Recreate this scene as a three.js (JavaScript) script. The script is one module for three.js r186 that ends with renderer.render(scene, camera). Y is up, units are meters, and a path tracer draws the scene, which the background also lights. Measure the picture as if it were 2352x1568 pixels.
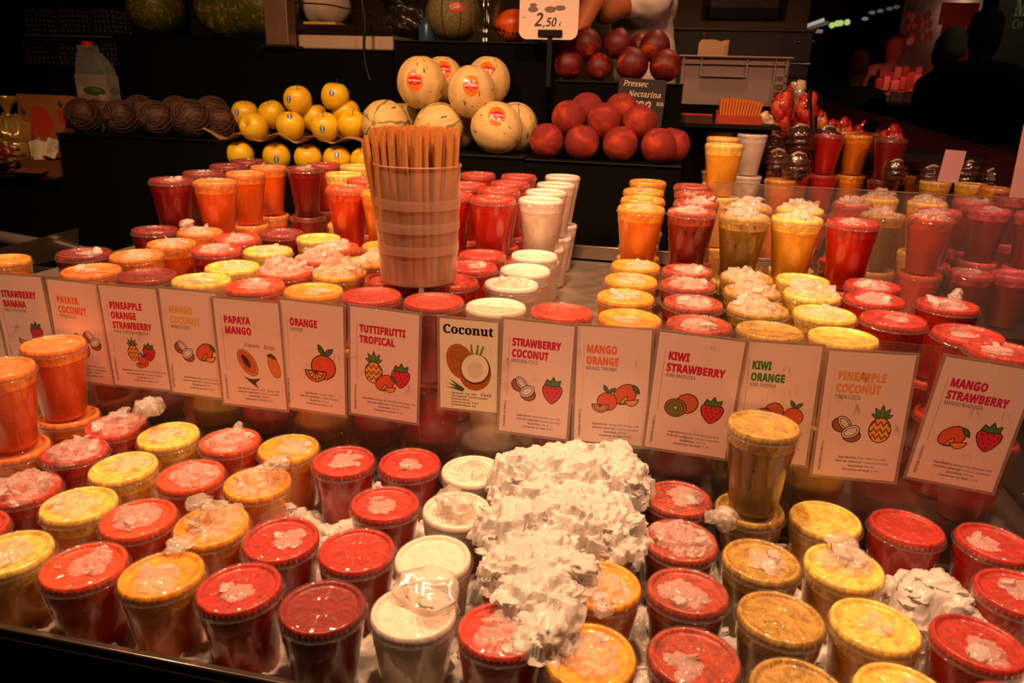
import * as THREE from 'three';
import { mergeGeometries } from 'three/addons/utils/BufferGeometryUtils.js';
import { RoundedBoxGeometry } from 'three/addons/geometries/RoundedBoxGeometry.js';
import { MarchingCubes } from 'three/addons/objects/MarchingCubes.js';
import { ImprovedNoise } from 'three/addons/math/ImprovedNoise.js';
import { RectAreaLightUniformsLib } from 'three/addons/lights/RectAreaLightUniformsLib.js';

// ---------------------------------------------------------------- camera, light, exposure
const scene = new THREE.Scene();
scene.background = new THREE.Color(0x010101);
const W = 2352, H = 1568, FOCAL = 1694, EYE = 1.25;
const PITCH = THREE.MathUtils.degToRad(19.05), ROLL = THREE.MathUtils.degToRad(1.777), YAW = THREE.MathUtils.degToRad(11.365);
const camera = new THREE.PerspectiveCamera(2 * Math.atan(H / 2 / FOCAL) * 180 / Math.PI, W / H, 0.02, 60);
const turnY = (x, y, z) => new THREE.Vector3(x * Math.cos(YAW) + z * Math.sin(YAW), y, -x * Math.sin(YAW) + z * Math.cos(YAW));
const cP = Math.cos(PITCH), sP = Math.sin(PITCH), cR = Math.cos(ROLL), sR = Math.sin(ROLL);
const camF = turnY(0, -sP, -cP), camR = turnY(cR, cP * sR, -sP * sR), camU = turnY(-sR, cP * cR, -sP * cR);
camera.position.set(0, EYE, 0);
camera.quaternion.setFromRotationMatrix(new THREE.Matrix4().makeBasis(camR, camU, camF.clone().negate()));
camera.focus = 1.02; camera.userData.fStop = 9;
scene.add(camera);
const renderer = new THREE.WebGLRenderer({ antialias: true });
renderer.toneMapping = THREE.LinearToneMapping;
renderer.toneMappingExposure = 0.265;
renderer.shadowMap.enabled = true;
RectAreaLightUniformsLib.init();
const LAMP_HEIGHT = EYE + 0.78;
const WARM = new THREE.Color().setRGB(1.0, 0.51, 0.25), ROSE = new THREE.Color().setRGB(1.0, 0.38, 0.30);
// x, z, aim x, aim z, candela, colour: the spotlights on the rail over the counter (built below in trackSpot)
const SPOTS = [
  [-1.15, -0.66, -1.05, -1.0, 10, WARM], [-0.62, -0.70, -0.58, -0.95, 15.5, WARM], [-0.12, -0.70, -0.12, -0.92, 20, WARM],
  [0.36, -0.70, 0.30, -0.98, 15.5, WARM], [0.92, -1.1, 0.62, -1.75, 11, ROSE], [-0.75, -1.05, -0.85, -1.85, 11, WARM], [-0.1, -1.1, -0.1, -1.8, 8, WARM], [0.05, -2.25, 0.02, -2.75, 5, WARM],
];

// ---------------------------------------------------------------- helpers
function rng(a) { return () => { a |= 0; a = a + 0x6D2B79F5 | 0; let t = Math.imul(a ^ a >>> 15, 1 | a); t = t + Math.imul(t ^ t >>> 7, 61 | t) ^ t; return ((t ^ t >>> 14) >>> 0) / 4294967296; }; }
const rnd = rng(7);
const noise = new ImprovedNoise();
const V = (x, y, z) => new THREE.Vector3(x, y, z);
const rayTo = (px, py) => camF.clone().multiplyScalar(FOCAL).addScaledVector(camR, px - W / 2).addScaledVector(camU, H / 2 - py);
const eye = V(0, EYE, 0);
const atH = (px, py, h) => { const d = rayTo(px, py); return d.multiplyScalar(-h / d.y).add(eye); };   // on the level h below the eye
const atZ = (px, py, z) => { const d = rayTo(px, py); return d.multiplyScalar(z / d.z).add(eye); };     // on the upright plane z
const pxPerM = (p) => FOCAL / p.clone().sub(eye).dot(camF);
const taken = {};
function numbered(n) { const k = taken[n] = (taken[n] ?? -1) + 1; return k ? `${n}_${String(k).padStart(3, '0')}` : n; }
function tag(o, label, category, group, kind) { if (label) o.userData.label = label; if (category) o.userData.category = category; if (group) o.userData.group = group; if (kind) o.userData.kind = kind; return o; }
function thing(name, label, category, pos, group, kind) { const o = new THREE.Group(); o.name = numbered(name); if (pos) o.position.copy(pos); scene.add(o); return tag(o, label, category, group, kind); }
function part(name, geo, mat, parent, pos) { const m = new THREE.Mesh(geo, mat); m.name = name; if (pos) m.position.copy(pos); parent.add(m); return m; }
function solo(name, geo, mat, label, category, pos, group, kind) { const m = new THREE.Mesh(geo, mat); m.name = numbered(name); if (pos) m.position.copy(pos); scene.add(m); return tag(m, label, category, group, kind); }
function struct(name, geo, mat, pos) { const m = new THREE.Mesh(geo, mat); m.name = name; if (pos) m.position.copy(pos); m.userData.kind = 'structure'; scene.add(m); return m; }
const M = (color, o = {}) => new THREE.MeshPhysicalMaterial({ color, roughness: 0.6, ...o });
const box = (w, h, d, x = 0, y = 0, z = 0) => new THREE.BoxGeometry(w, h, d).translate(x, y, z);
const rbox = (w, h, d, r, x = 0, y = 0, z = 0) => new RoundedBoxGeometry(w, h, d, 2, r).translate(x, y, z);
const cyl = (rt, rb, h, n = 24, x = 0, y = 0, z = 0) => new THREE.CylinderGeometry(rt, rb, h, n).translate(x, y, z);
const lathe = (pts, n = 36) => new THREE.LatheGeometry(pts.map(([r, y]) => new THREE.Vector2(r, y)), n);
const merge = (l) => mergeGeometries(l.map(g => { const q = g.index ? g.toNonIndexed() : g; for (const k of Object.keys(q.attributes)) if (!['position', 'normal', 'uv'].includes(k)) q.deleteAttribute(k); return q; }));
const tube = (pts, r, n = 24, k = 6, closed = false) => new THREE.TubeGeometry(new THREE.CatmullRomCurve3(pts, closed), n, r, k, closed);
function bar(a, b, r, k = 8) { const d = b.clone().sub(a), g = new THREE.CylinderGeometry(r, r, d.length(), k); g.applyQuaternion(new THREE.Quaternion().setFromUnitVectors(V(0, 1, 0), d.normalize())); return g.translate(...a.clone().add(b).multiplyScalar(.5).toArray()); }
function canvas(w, h, draw) { const c = document.createElement('canvas'); c.width = w; c.height = h; draw(c.getContext('2d'), w, h); const t = new THREE.CanvasTexture(c); t.colorSpace = THREE.SRGBColorSpace; t.anisotropy = 8; return t; }
function data(n, f, srgb = true) {
  const a = new Uint8Array(n * n * 4);
  for (let y = 0; y < n; y++) for (let x = 0; x < n; x++) { const c = f(x / n, y / n); for (let k = 0; k < 3; k++) a[(y * n + x) * 4 + k] = Math.max(0, Math.min(255, Math.round((Array.isArray(c) ? c[k] : c) * 255))); a[(y * n + x) * 4 + 3] = 255; }
  const t = new THREE.DataTexture(a, n, n); t.magFilter = THREE.LinearFilter; t.minFilter = THREE.LinearMipmapLinearFilter; t.generateMipmaps = true; t.wrapS = t.wrapT = THREE.RepeatWrapping; if (srgb) t.colorSpace = THREE.SRGBColorSpace; t.needsUpdate = true; return t;
}
const tile = (u, v, f, s) => { const a = u * 2 * Math.PI, b = v * 2 * Math.PI; return noise.noise(Math.cos(a) * f + s, Math.sin(a) * f + Math.cos(b) * f * .7, Math.sin(b) * f); };
const hexRGB = (h) => [(h >> 16 & 255) / 255, (h >> 8 & 255) / 255, (h & 255) / 255];

// ---------------------------------------------------------------- levels of the counter (metres below the eye)
const STACK = 0.107;                                  // a cup standing on the lid of another
const H1 = 0.452, H2 = 0.265, H3 = 0.185, HA = 0.208; // lids: front tray, middle tray front, middle tray back (two high), far tray
const Y = (h) => EYE - h;
const GLASS1 = -0.8345, GLASS2 = -1.45;

// ---------------------------------------------------------------- materials
const brushed = data(256, (u, v) => .5 + .12 * tile(u, v * 4, 3, 1) + .10 * (rnd() - .5), false);
const steel = M(0x9a9088, { metalness: .9, roughness: .34, roughnessMap: brushed });
const darkSteel = M(0x3a3532, { metalness: .8, roughness: .4 });
const black = M(0x040303, { roughness: .5, specularIntensity: .5 });
const blackMatt = M(0x020202, { roughness: .9, specularIntensity: .25 });
const clear = M(0xffffff, { transmission: 1, thickness: 0, roughness: .035, ior: 1.5, side: THREE.DoubleSide });
const clearLid = M(0xffffff, { transmission: .98, thickness: 0, roughness: .045, ior: 1.58, side: THREE.DoubleSide });
const acrylic = M(0xfaf4f0, { transmission: .975, thickness: 0, roughness: .08, ior: 1.49, side: THREE.DoubleSide });
const ice = M(0xf6f3f0, { transmission: .78, thickness: 0, roughness: .13, ior: 1.36, side: THREE.DoubleSide });
const packedIce = M(0xeeebe8, { transmission: .45, thickness: 0, roughness: .2, ior: 1.34, side: THREE.DoubleSide });
const slush = ice;
const wet = data(256, (u, v) => .5 + .35 * tile(u, v, 2.2, 5) + .15 * tile(u, v, 7, 9), false);

// ---------------------------------------------------------------- room
const hallFloor = M(0x4a3f36, { roughness: .7 }), dark = M(0x4c463f, { roughness: .9 });
struct('floor', box(16, .1, 16, 0, -.05, -4), hallFloor);
struct('ceiling', box(16, .1, 16, 0, 4.05, -4), dark);
struct('wall_back', box(16, 4, .1, 0, 2, -12.05), dark);
struct('wall_left', box(.1, 4, 16, -8.05, 2, -4), dark);
struct('wall_right', box(.1, 4, 16, 8.05, 2, -4), dark);
struct('wall_front', box(16, 4, .1, 0, 2, 4.05), dark);
const stallWall = struct('wall_stall', box(2.4 + atZ(1846, 100, -3.6).x, 2.9, .06, (atZ(1846, 100, -3.6).x - 2.4) / 2, 1.45, -3.6), M(0x76664e, { roughness: .8 }));

// ---------------------------------------------------------------- trays, dividers and the black counter front
{
  const t = thing('ice_tray', 'shallow stainless steel tray of crushed ice along the counter edge', 'tray', V(0, 0, 0));
  const x0 = -1.25, x1 = .462, z0 = -.831, z1 = -.463, yf = Y(.5625), yr = Y(.499);
  part('tray_floor', box(x1 - x0, .003, z1 - z0, (x0 + x1) / 2, yf, (z0 + z1) / 2), steel, t);
  part('front_wall', box(x1 - x0, yr - yf, .0025, (x0 + x1) / 2, (yr + yf) / 2, z1), steel, t);
  part('side_wall', box(.0025, yr - yf + .02, z1 - z0, x1, (yr + yf) / 2 + .01, (z0 + z1) / 2), steel, t);
  part('rim', merge([rbox(x1 - x0, .004, .007, .0015, (x0 + x1) / 2, yr + .001, z1)]), steel, t);
  const c = thing('counter', 'black panelled counter front below the steel ice tray', 'counter', V(0, 0, 0));
  part('front_panel', box(3.2, yr - .006, .004, -.2, (yr - .006) / 2, z1 + .0045), blackMatt, c);
  part('worktop', box(3.2, .03, 1.9, -.2, Y(.62), -1.40), blackMatt, c);
}
const TRAY2 = { x0: -1.28, x1: .47, step: -1.262, back: -1.78 };
{
  const t = thing('display_tray', 'stepped stainless steel tray holding the stacked juice cups behind the signs', 'tray', V(0, 0, 0));
  const { x0, x1, step, back } = TRAY2, xm = (x0 + x1) / 2, w = x1 - x0;
  const wetSteel = M(0xa89c90, { metalness: .5, roughness: .42, bumpMap: wet, bumpScale: .0008 });
  part('lower_floor', box(w, .003, GLASS1 - .004 - step, xm, Y(H2 + 2 * STACK) - .002, (GLASS1 - .004 + step) / 2), steel, t);
  part('upper_floor', box(w, .003, step - back, xm, Y(H3 + 2 * STACK) - .002, (step + back) / 2), wetSteel, t);
  part('riser', box(w, H2 - H3 + .003, .003, xm, (Y(H2 + 2 * STACK) + Y(H3 + 2 * STACK)) / 2 - .003, step), steel, t);
  part('back_wall', box(w, .03, .004, xm, Y(.3785), back), steel, t);
  part('rim', rbox(w, .005, .010, .002, xm, Y(.363), back), steel, t);
}
{
  const t = thing('acrylic_divider', 'clear acrylic divider carrying the row of flavour signs', 'divider', V(0, 0, 0));
  const top = Y(.252), bot = Y(.558);
  part('panel', box(1.76, top - bot, .0025, -.42, (top + bot) / 2, GLASS1), acrylic, t);
  part('end_panel', box(.0025, .24, .34, .4685, Y(.43), -.66), acrylic, t);
  const u = thing('acrylic_divider', 'clear acrylic divider with a thin bright top edge before the far cups', 'divider', V(0, 0, 0));
  const t2 = Y(.1585), b2 = Y(.41);
  part('panel', box(1.1, t2 - b2, .003, .635, (t2 + b2) / 2, GLASS2), acrylic, u);
  part('top_edge', box(1.1, .0016, .0034, .635, t2 + .0009, GLASS2), M(0x70604c, { roughness: .25 }), u);
  const s = thing('acrylic_screen', 'dark tinted acrylic end panel beside the chrome tube', 'panel', V(0, 0, 0));
  const a = atZ(180, 524, -1.5), b = atZ(180, 585, -1.5), e = atZ(-60, 585, -1.18), f = atZ(-60, 640, -1.18);
  const g = new THREE.BufferGeometry(), P = [a, b, e, f], n = V(.001, 0, .002), A = [];
  const q = (i, j, k, l) => { for (const m of [i, j, k, i, k, l]) A.push(...m.toArray()); };
  const F1 = P.map(p => p.clone().add(n)), B1 = P.map(p => p.clone().sub(n));
  q(F1[0], F1[2], F1[3], F1[1]); q(B1[0], B1[1], B1[3], B1[2]); q(F1[0], B1[0], B1[2], F1[2]); q(F1[0], F1[1], B1[1], B1[0]); q(F1[1], F1[3], B1[3], B1[1]);
  g.setAttribute('position', new THREE.Float32BufferAttribute(A, 3)); g.computeVertexNormals();
  part('sheet', g, M(0x8a7868, { transmission: .8, thickness: 0, roughness: .1, side: THREE.DoubleSide }), s);
  const tubeA = atZ(-40, 537, -1.62), tubeB = atZ(330, 606, -1.56);
  solo('chrome_tube', bar(tubeA, tubeB, .017, 24), M(0xb0a8a0, { metalness: .65, roughness: .3 }), 'polished chrome tube running behind the acrylic end panel', 'tube');
}

// ---------------------------------------------------------------- juice cups
const FL = {
  C: ['white coconut drink', 0xdccdb8, 0xe8ddd0], M: ['yellow-orange mango juice', 0xe07a04, 0xeea01c], Y: ['pale yellow pineapple drink', 0xe0a024, 0xf7d060],
  P: ['papaya-orange juice', 0xcc3404, 0xd04816], O: ['creamy orange drink', 0xde5a0c, 0xf28a34], R: ['bright red juice', 0xb81402, 0xb02004],
  D: ['dark red juice', 0x7e0602, 0x820c06], S: ['pink strawberry drink', 0xb01410, 0xc83c28], K: ['olive green kiwi juice', 0x7c5c0c, 0xb8923c],
  Q: ['brown-red kiwi strawberry juice', 0x761404, 0xa83c1e], G: ['magenta juice', 0x7c0818, 0xcc4460],
};
const cupMats = {};
for (const [k, [, j, f]] of Object.entries(FL)) {
  const seeds = k === 'K' || k === 'Q', cj = hexRGB(j), cf = hexRGB(f), r = rng(40 + k.charCodeAt(0));
  const spots = Array.from({ length: seeds ? 70 : 0 }, () => [r(), r(), .003 + r() * .006]);
  const speck = (u, v) => { for (const [a, b, s] of spots) if ((u - a) ** 2 + (v - b) ** 2 < s * s) return .18; return 1; };
  const side = data(seeds ? 256 : 128, (u, v) => { const t = (1 + .10 * tile(u, v, 1.5, 3) + .06 * tile(u, v, 6, 8)) * speck(u, v); return cj.map(c => c * t); });
  const top = data(seeds ? 256 : 128, (u, v) => { const w = k === 'C' ? .2 : 1, t = (1 + w * .2 * tile(u, v, 2.2, 4) + w * .18 * tile(u, v, 9, 2)) * speck(u, v), m = k === 'C' ? 0 : Math.min(.5, Math.max(0, tile(u, v, 1.6, 12) * .9 + .35 * tile(u, v, 5, 6))); return cf.map((c, i) => (c * (1 - m) + cj[i] * m) * t); });
  cupMats[k] = { juice: M(0xffffff, { map: side, roughness: .35, transmission: .1, thickness: 0 }), froth: M(0xffffff, { map: top, roughness: .45, transmission: .12, thickness: 0, bumpMap: wet, bumpScale: .0012 }) };
}
const LIP = .1, R0 = .0268, R1 = .0362, R2 = .0390;
const wallAt = (y) => y < .079 ? R0 + (R1 - R0) * y / .079 : R1 + .0012 + (R2 - R1 - .0012) * (y - .082) / .018;
const cupShell = lathe([[.0001, .003], [R0 - .003, .003], [R0 - .0025, 0], [R0 - .0008, .0004], [R0, .003], [R1, .079], [R1 + .0012, .082], [R2, .099], [.0396, .1], [.0397, .1012]], 40);
const FILL = .0875;
const juiceGeo = lathe([[.0001, .004], [R0 - .0012, .0042], [R1 - .0008, .079], [R1 + .0004, .0822], [wallAt(FILL) - .0008, FILL]], 40);
const frothGeo = lathe([[wallAt(FILL) - .0008, FILL], [R2 - .0012, .0985], [.0387, .1020], [.0388, .1042], [.0378, .1076], [.0362, .1086], [.0345, .1083], [.0331, .1066], [.0322, .1050], [.030, .1047], [.02, .1045], [.0001, .1044]], 40);
const frothUv = frothGeo.attributes.uv, frothPos = frothGeo.attributes.position;
for (let i = 0; i < frothUv.count; i++) frothUv.setXY(i, .5 + frothPos.getX(i) * 11, .5 + frothPos.getZ(i) * 11 + (frothPos.getY(i) < .1 ? frothPos.getY(i) * 9 : 0));
const lidParts = [lathe([[.0001, .1062], [.0115, .1062], [.0122, .1078], [.0140, .1078], [.0147, .1062], [.0285, .1062], [.0292, .1070], [.0304, .1070], [.0312, .1062], [.0322, .1062], [.0328, .1085], [.0342, .1098], [.0362, .1100], [.0378, .1092], [.0388, .1072], [.0393, .1040], [.0398, .1012], [.0408, .0998], [.0415, .0998], [.0416, .1006], [.0406, .1014]], 48)];
for (let k = 0; k < 8; k++) { const a = k * Math.PI / 4; lidParts.push(rbox(.0085, .0024, .0028, .0009, .0222, .1070, 0).rotateY(a)); }
for (let k = 0; k < 44; k++) { const a = k * Math.PI / 22; lidParts.push(box(.0009, .0035, .0020, .0396, .1035, 0).rotateY(a)); }
const lidGeo = merge(lidParts);
const ROWS = ['first', 'second', 'third', 'fourth', 'fifth', 'sixth'];
const cups = [];
function cup(fl, pos, place, opt = {}) {
  const o = thing('juice_cup', '', 'cup', pos, opt.group);
  o.rotation.y = rnd() * 6.28;
  o.rotation.x = (rnd() - .5) * (opt.tilt ?? .03); o.rotation.z = (rnd() - .5) * (opt.tilt ?? .03);
  part('cup_wall', cupShell, clear, o); part('juice', juiceGeo, cupMats[fl].juice, o); part('froth', frothGeo, cupMats[fl].froth, o); part('lid', lidGeo, clearLid, o);
  cups.push({ o, fl, place, iced: opt.iced || 0 });
  return o;
}
// pixel of the lid centre, flavour, share of the lid under ice, row
const T1 = [
  [48, 1270, 'Y', .35, 0], [202, 1298, 'P', .28, 0], [379, 1323, 'M', .3, 0], [554, 1352, 'R', .05, 0], [753, 1393, 'D', 0, 0], [958, 1418, 'C', .0, 0], [1160, 1455, 'S', .55, 0], [1373, 1492, 'M', .5, 0], [1592, 1525, 'Q', .08, 0], [1818, 1570, 'K', 0, 0], [2045, 1600, 'Y', .05, 0], [2290, 1640, 'R', 0, 0],
  [-88, 1215, 'S', .2, 1], [186, 1160, 'Y', .45, 1], [328, 1186, 'P', .45, 1], [497, 1200, 'M', .7, 1], [646, 1230, 'R', .15, 1], [811, 1260, 'R', 0, 1], [1009, 1278, 'C', 0, 1], [1205, 1310, 'S', .6, 1], [1385, 1342, 'M', .55, 1], [1582, 1370, 'Q', .3, 1], [1785, 1418, 'K', 0, 1], [1997, 1440, 'Y', .08, 1], [2230, 1478, 'R', .15, 1],
  [45, 1125, 'S', .85, 1], [293, 1070, 'Y', .4, 2], [443, 1090, 'P', .6, 2], [592, 1107, 'M', .75, 2], [887, 1158, 'R', .15, 2], [1050, 1170, 'C', .35, 2], [1218, 1205, 'S', .6, 2], [1390, 1232, 'M', .7, 2], [1556, 1240, 'Q', .7, 2], [1739, 1283, 'K', .25, 2], [1925, 1296, 'Y', .45, 2], [2350, 1362, 'R', .2, 2],
  [165, 1040, 'S', .85, 2], [390, 997, 'Y', .4, 3], [533, 1013, 'P', .7, 3], [664, 1028, 'M', .35, 3], [798, 1055, 'R', .2, 3], [944, 1062, 'R', .04, 3], [1088, 1076, 'C', .4, 3], [1238, 1105, 'S', .6, 3], [1395, 1125, 'M', .6, 3], [1554, 1140, 'Q', .3, 3], [1718, 1168, 'K', 0, 3], [1893, 1190, 'Y', 0, 3], [2082, 1213, 'R', 0, 3], [2277, 1245, 'R', .12, 3],
  [268, 975, 'S', .8, 3], [155, 955, 'O', 0, 3], [40, 1025, 'O', 0, 2],
];
const T2 = [
  [2, 597, 'M', 0, 0], [211, 620, 'O', .05, 0], [338, 632, 'D', 0, 0], [458, 643, 'Y', .35, 0], [586, 658, 'P', .3, 0], [717, 668, 'M', .12, 0], [853, 678, 'R', 0, 0], [993, 696, 'R', 0, 0], [1138, 705, 'C', 0, 0], [1288, 716, 'S', 0, 0], [1444, 730, 'M', .1, 0], [1607, 745, 'Q', .3, 0], [1772, 765, 'K', 0, 0], [1938, 775, 'Y', .02, 0], [2310, 815, 'R', .15, 0],
  [315, 585, 'O', .4, 1], [538, 612, 'Y', .3, 1], [655, 622, 'P', .95, 1], [782, 628, 'M', .95, 1], [895, 640, 'R', 0, 1], [1035, 645, 'R', .05, 1], [1173, 652, 'C', .5, 1], [1438, 681, 'M', .3, 1], [1597, 695, 'Q', .3, 1], [1745, 708, 'K', .75, 1], [1895, 720, 'Y', .6, 1], [2055, 735, 'R', .05, 1], [2220, 770, 'R', .06, 1],
  [195, 581, 'D', .1, 2], [500, 572, 'S', .5, 2], [612, 575, 'Y', .55, 2], [735, 592, 'P', .9, 2], [850, 600, 'M', .8, 2], [1090, 612, 'R', .05, 2], [1202, 619, 'C', 0, 2], [1450, 642, 'M', .35, 2], [1580, 652, 'Q', .6, 2], [1728, 668, 'K', .7, 2], [1866, 672, 'Y', .85, 2], [2005, 685, 'R', .45, 2], [2178, 700, 'R', .5, 2],
  [395, 558, 'O', .4, 3], [563, 545, 'S', .4, 3], [665, 540, 'D', 0, 3], [728, 545, 'Y', 0, 3], [785, 560, 'P', .6, 3], [855, 563, 'M', .1, 3], [1108, 585, 'R', 0, 3], [1227, 586, 'C', 0, 3], [1462, 607, 'M', .45, 3], [1580, 618, 'Q', .5, 3], [1714, 628, 'K', .75, 3], [1838, 637, 'Y', .15, 3], [1980, 645, 'R', .5, 3],
  [361, 527, 'D', 0, 4], [455, 530, 'O', .55, 4], [1925, 612, 'R', .05, 4],
];
const T2B = [
  [391, 413, 'D', .15, 0], [466, 396, 'D', .1, 1], [524, 380, 'D', 0, 2], [570, 369, 'D', 0, 3], [491, 417, 'O', 0, 0], [563, 397, 'O', .05, 1], [617, 383, 'O', .15, 2], [700, 386, 'D', .25, 2], [745, 377, 'R', 0, 3], [790, 399, 'Y', 0, 1], [818, 381, 'Y', 0, 2], [791, 434, 'P', 0, 0], [842, 412, 'P', 0, 1], [872, 440, 'M', 0, 0],
  [1050, 448, 'R', 0, 0], [1072, 424, 'R', 0, 1], [1098, 400, 'R', 0, 2], [1123, 455, 'R', 0, 0], [1147, 436, 'R', 0, 1], [1172, 420, 'R', 0, 2], [1192, 404, 'R', 0, 3], [1239, 458, 'C', 0, 0], [1255, 440, 'C', 0, 1], [1277, 423, 'C', 0, 2], [1292, 405, 'C', 0, 3],
  [1474, 478, 'M', .35, 0], [1477, 457, 'M', .05, 1], [1478, 438, 'M', .25, 2], [1488, 417, 'M', 0, 3], [1602, 487, 'Q', .6, 0], [1600, 464, 'Q', .5, 1], [1598, 445, 'Q', .05, 2], [1592, 427, 'Q', 0, 3], [1726, 500, 'K', .8, 0], [1720, 474, 'K', .9, 1], [1852, 507, 'Y', .8, 0], [1838, 480, 'Y', .9, 1], [1945, 505, 'R', .3, 0],
];
const T3 = [
  [2038, 493, 'K', .75, 0], [2130, 499, 'P', .8, 0], [2206, 490, 'G', .4, 1], [2285, 482, 'G', .35, 1], [2372, 492, 'G', .3, 1], [1960, 468, 'R', .8, 1], [2235, 462, 'G', .5, 2], [2325, 452, 'G', .3, 2], [2130, 465, 'Y', .95, 2], [2020, 455, 'Y', .95, 2],
];
const T3F = [[2205, 618, 'G', .35, 0], [2305, 628, 'G', 0, 0]];
const T3C = [
  [1665, 332, 'Y', 0, 0], [1662, 317, 'Y', 0, 1], [1655, 303, 'Y', 0, 2], [1650, 292, 'Y', 0, 3], [1728, 309, 'C', 0, 2], [1722, 297, 'C', 0, 3], [1712, 287, 'C', 0, 4], [1888, 310, 'R', 0, 2], [1966, 312, 'M', 0, 2], [1945, 303, 'M', 0, 3], [2048, 319, 'D', 0, 2], [2022, 307, 'D', 0, 3], [1995, 298, 'D', 0, 4],
];
const T3A = [[1780, 393, 'M', 0, 2], [1793, 413, 'M', 0, 1], [1842, 400, 'R', 0, 2], [2113, 405, 'M', 0, 2], [2160, 418, 'Y', .1, 1], [2235, 424, 'Y', .1, 1], [2290, 432, 'M', .1, 1], [2345, 440, 'M', 0, 1]];
// columns of cups: [x, z] kept a lid's width apart
function columns(lists, passes = 160, fixed = []) {
  const all = lists.flat();
  for (const [l, h] of lists.map((l, i) => [l, l.h])) for (const c of l) { const p = atH(c[0], c[1], h); c.x = p.x; c.z = p.z; }
  for (let n = 0; n < passes; n++) for (let i = 0; i < all.length; i++) for (let j = i + 1; j < all.length; j++) {
    const a = all[i], b = all[j], dx = b.x - a.x, dz = b.z - a.z, d = Math.hypot(dx, dz) || 1e-6, need = .0833;
    if (d < need) { const s = (need - d) / 2 / d; a.x -= dx * s; a.z -= dz * s; b.x += dx * s; b.z += dz * s; }
  }
  for (const l of lists) for (const c of l) { if (l.zmax) c.z = Math.min(c.z, l.zmax); if (l.zmin) c.z = Math.max(c.z, l.zmin); if (l.xmax) c.x = Math.min(c.x, l.xmax); }
  return all;
}
T1.h = H1; T1.zmin = -.790; T1.xmax = .418; T2.h = H2; T2.zmax = -.879; T2B.h = H3; T3.h = HA; T3F.h = HA + STACK; T3C.h = HA - STACK; T3A.h = HA;
columns([T1]); columns([T2, T2B]); columns([T3, T3F, T3C, T3A]);
const heaps = [];
const at = (c, h) => V(c.x, Y(h) - STACK, c.z);
const G1 = 'juice cups in the front ice tray', G2 = 'juice cups stacked behind the signs', G3 = 'juice cups behind the far divider';
for (const c of T1) {
  cup(c[2], at(c, H1), `${ROWS[c[4]]} row from steel rim`, { group: G1, tilt: .09, iced: c[3] });
  if (c[3] > .02) heaps.push([c.x, Y(H1) + .0, c.z, c[3], FL[c[2]][0], `${ROWS[c[4]]} row from steel rim`]);
}
for (const [px, py, fl, on] of [[1755, 975, 'K', T1.find(c => c[0] === 1718)], [114, 790, 'O', T1.find(c => c[0] === 155)], [0, 845, 'O', T1.find(c => c[0] === 40)]])
  cup(fl, at(on, H1 - STACK), fl === 'K' ? 'standing on another kiwi cup before the signs' : px ? 'standing on another cup before the payaya coconut sign' : 'standing on another cup before the strawberry banana sign', { group: G1, tilt: .02 });
for (const c of T2) {
  cup(c[2], at(c, H2), `${ROWS[c[4]]} row behind signs`, { group: G2, iced: c[3] });
  cup(c[2], at(c, H2 + STACK), `lower layer, ${ROWS[c[4]]} row behind signs`, { group: G2 });
  if (c[3] > .02) heaps.push([c.x, Y(H2), c.z, c[3], FL[c[2]][0], `${ROWS[c[4]]} row behind signs`]);
}
for (const c of T2B) {
  cup(c[2], at(c, H3), `two-high stack top, ${ROWS[c[4]]} back row`, { group: G2, iced: c[3], tilt: .015 });
  cup(c[2], at(c, H3 + STACK), `two-high stack bottom, ${ROWS[c[4]]} back row`, { group: G2, tilt: .01 });
  if (c[3] > .02) heaps.push([c.x, Y(H3), c.z, c[3], FL[c[2]][0], `two-high stack top, ${ROWS[c[4]]} back row`]);
}
for (const [L, h, w] of [[T3, HA, 'upper layer past far divider'], [T3F, HA + STACK, 'lower layer past far divider'], [T3C, HA - STACK, 'tall stack past far divider'], [T3A, HA, 'open row past far divider']]) for (const c of L) {
  cup(c[2], at(c, h), `${w}, ${ROWS[c[4]]} row`, { group: G3, iced: c[3], tilt: .015 });
  if (L !== T3F) cup(c[2], at(c, h + STACK), `carrying another, ${w}, ${ROWS[c[4]]} row`, { group: G3, tilt: .01 });
  if (L === T3C) cup(c[2], at(c, h + 2 * STACK), `lowest of three, ${w}, ${ROWS[c[4]]} row`, { group: G3, tilt: .01 });
  if (c[3] > .02) heaps.push([c.x, Y(h), c.z, c[3], FL[c[2]][0], `${w}, ${ROWS[c[4]]} row`]);
}
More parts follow.
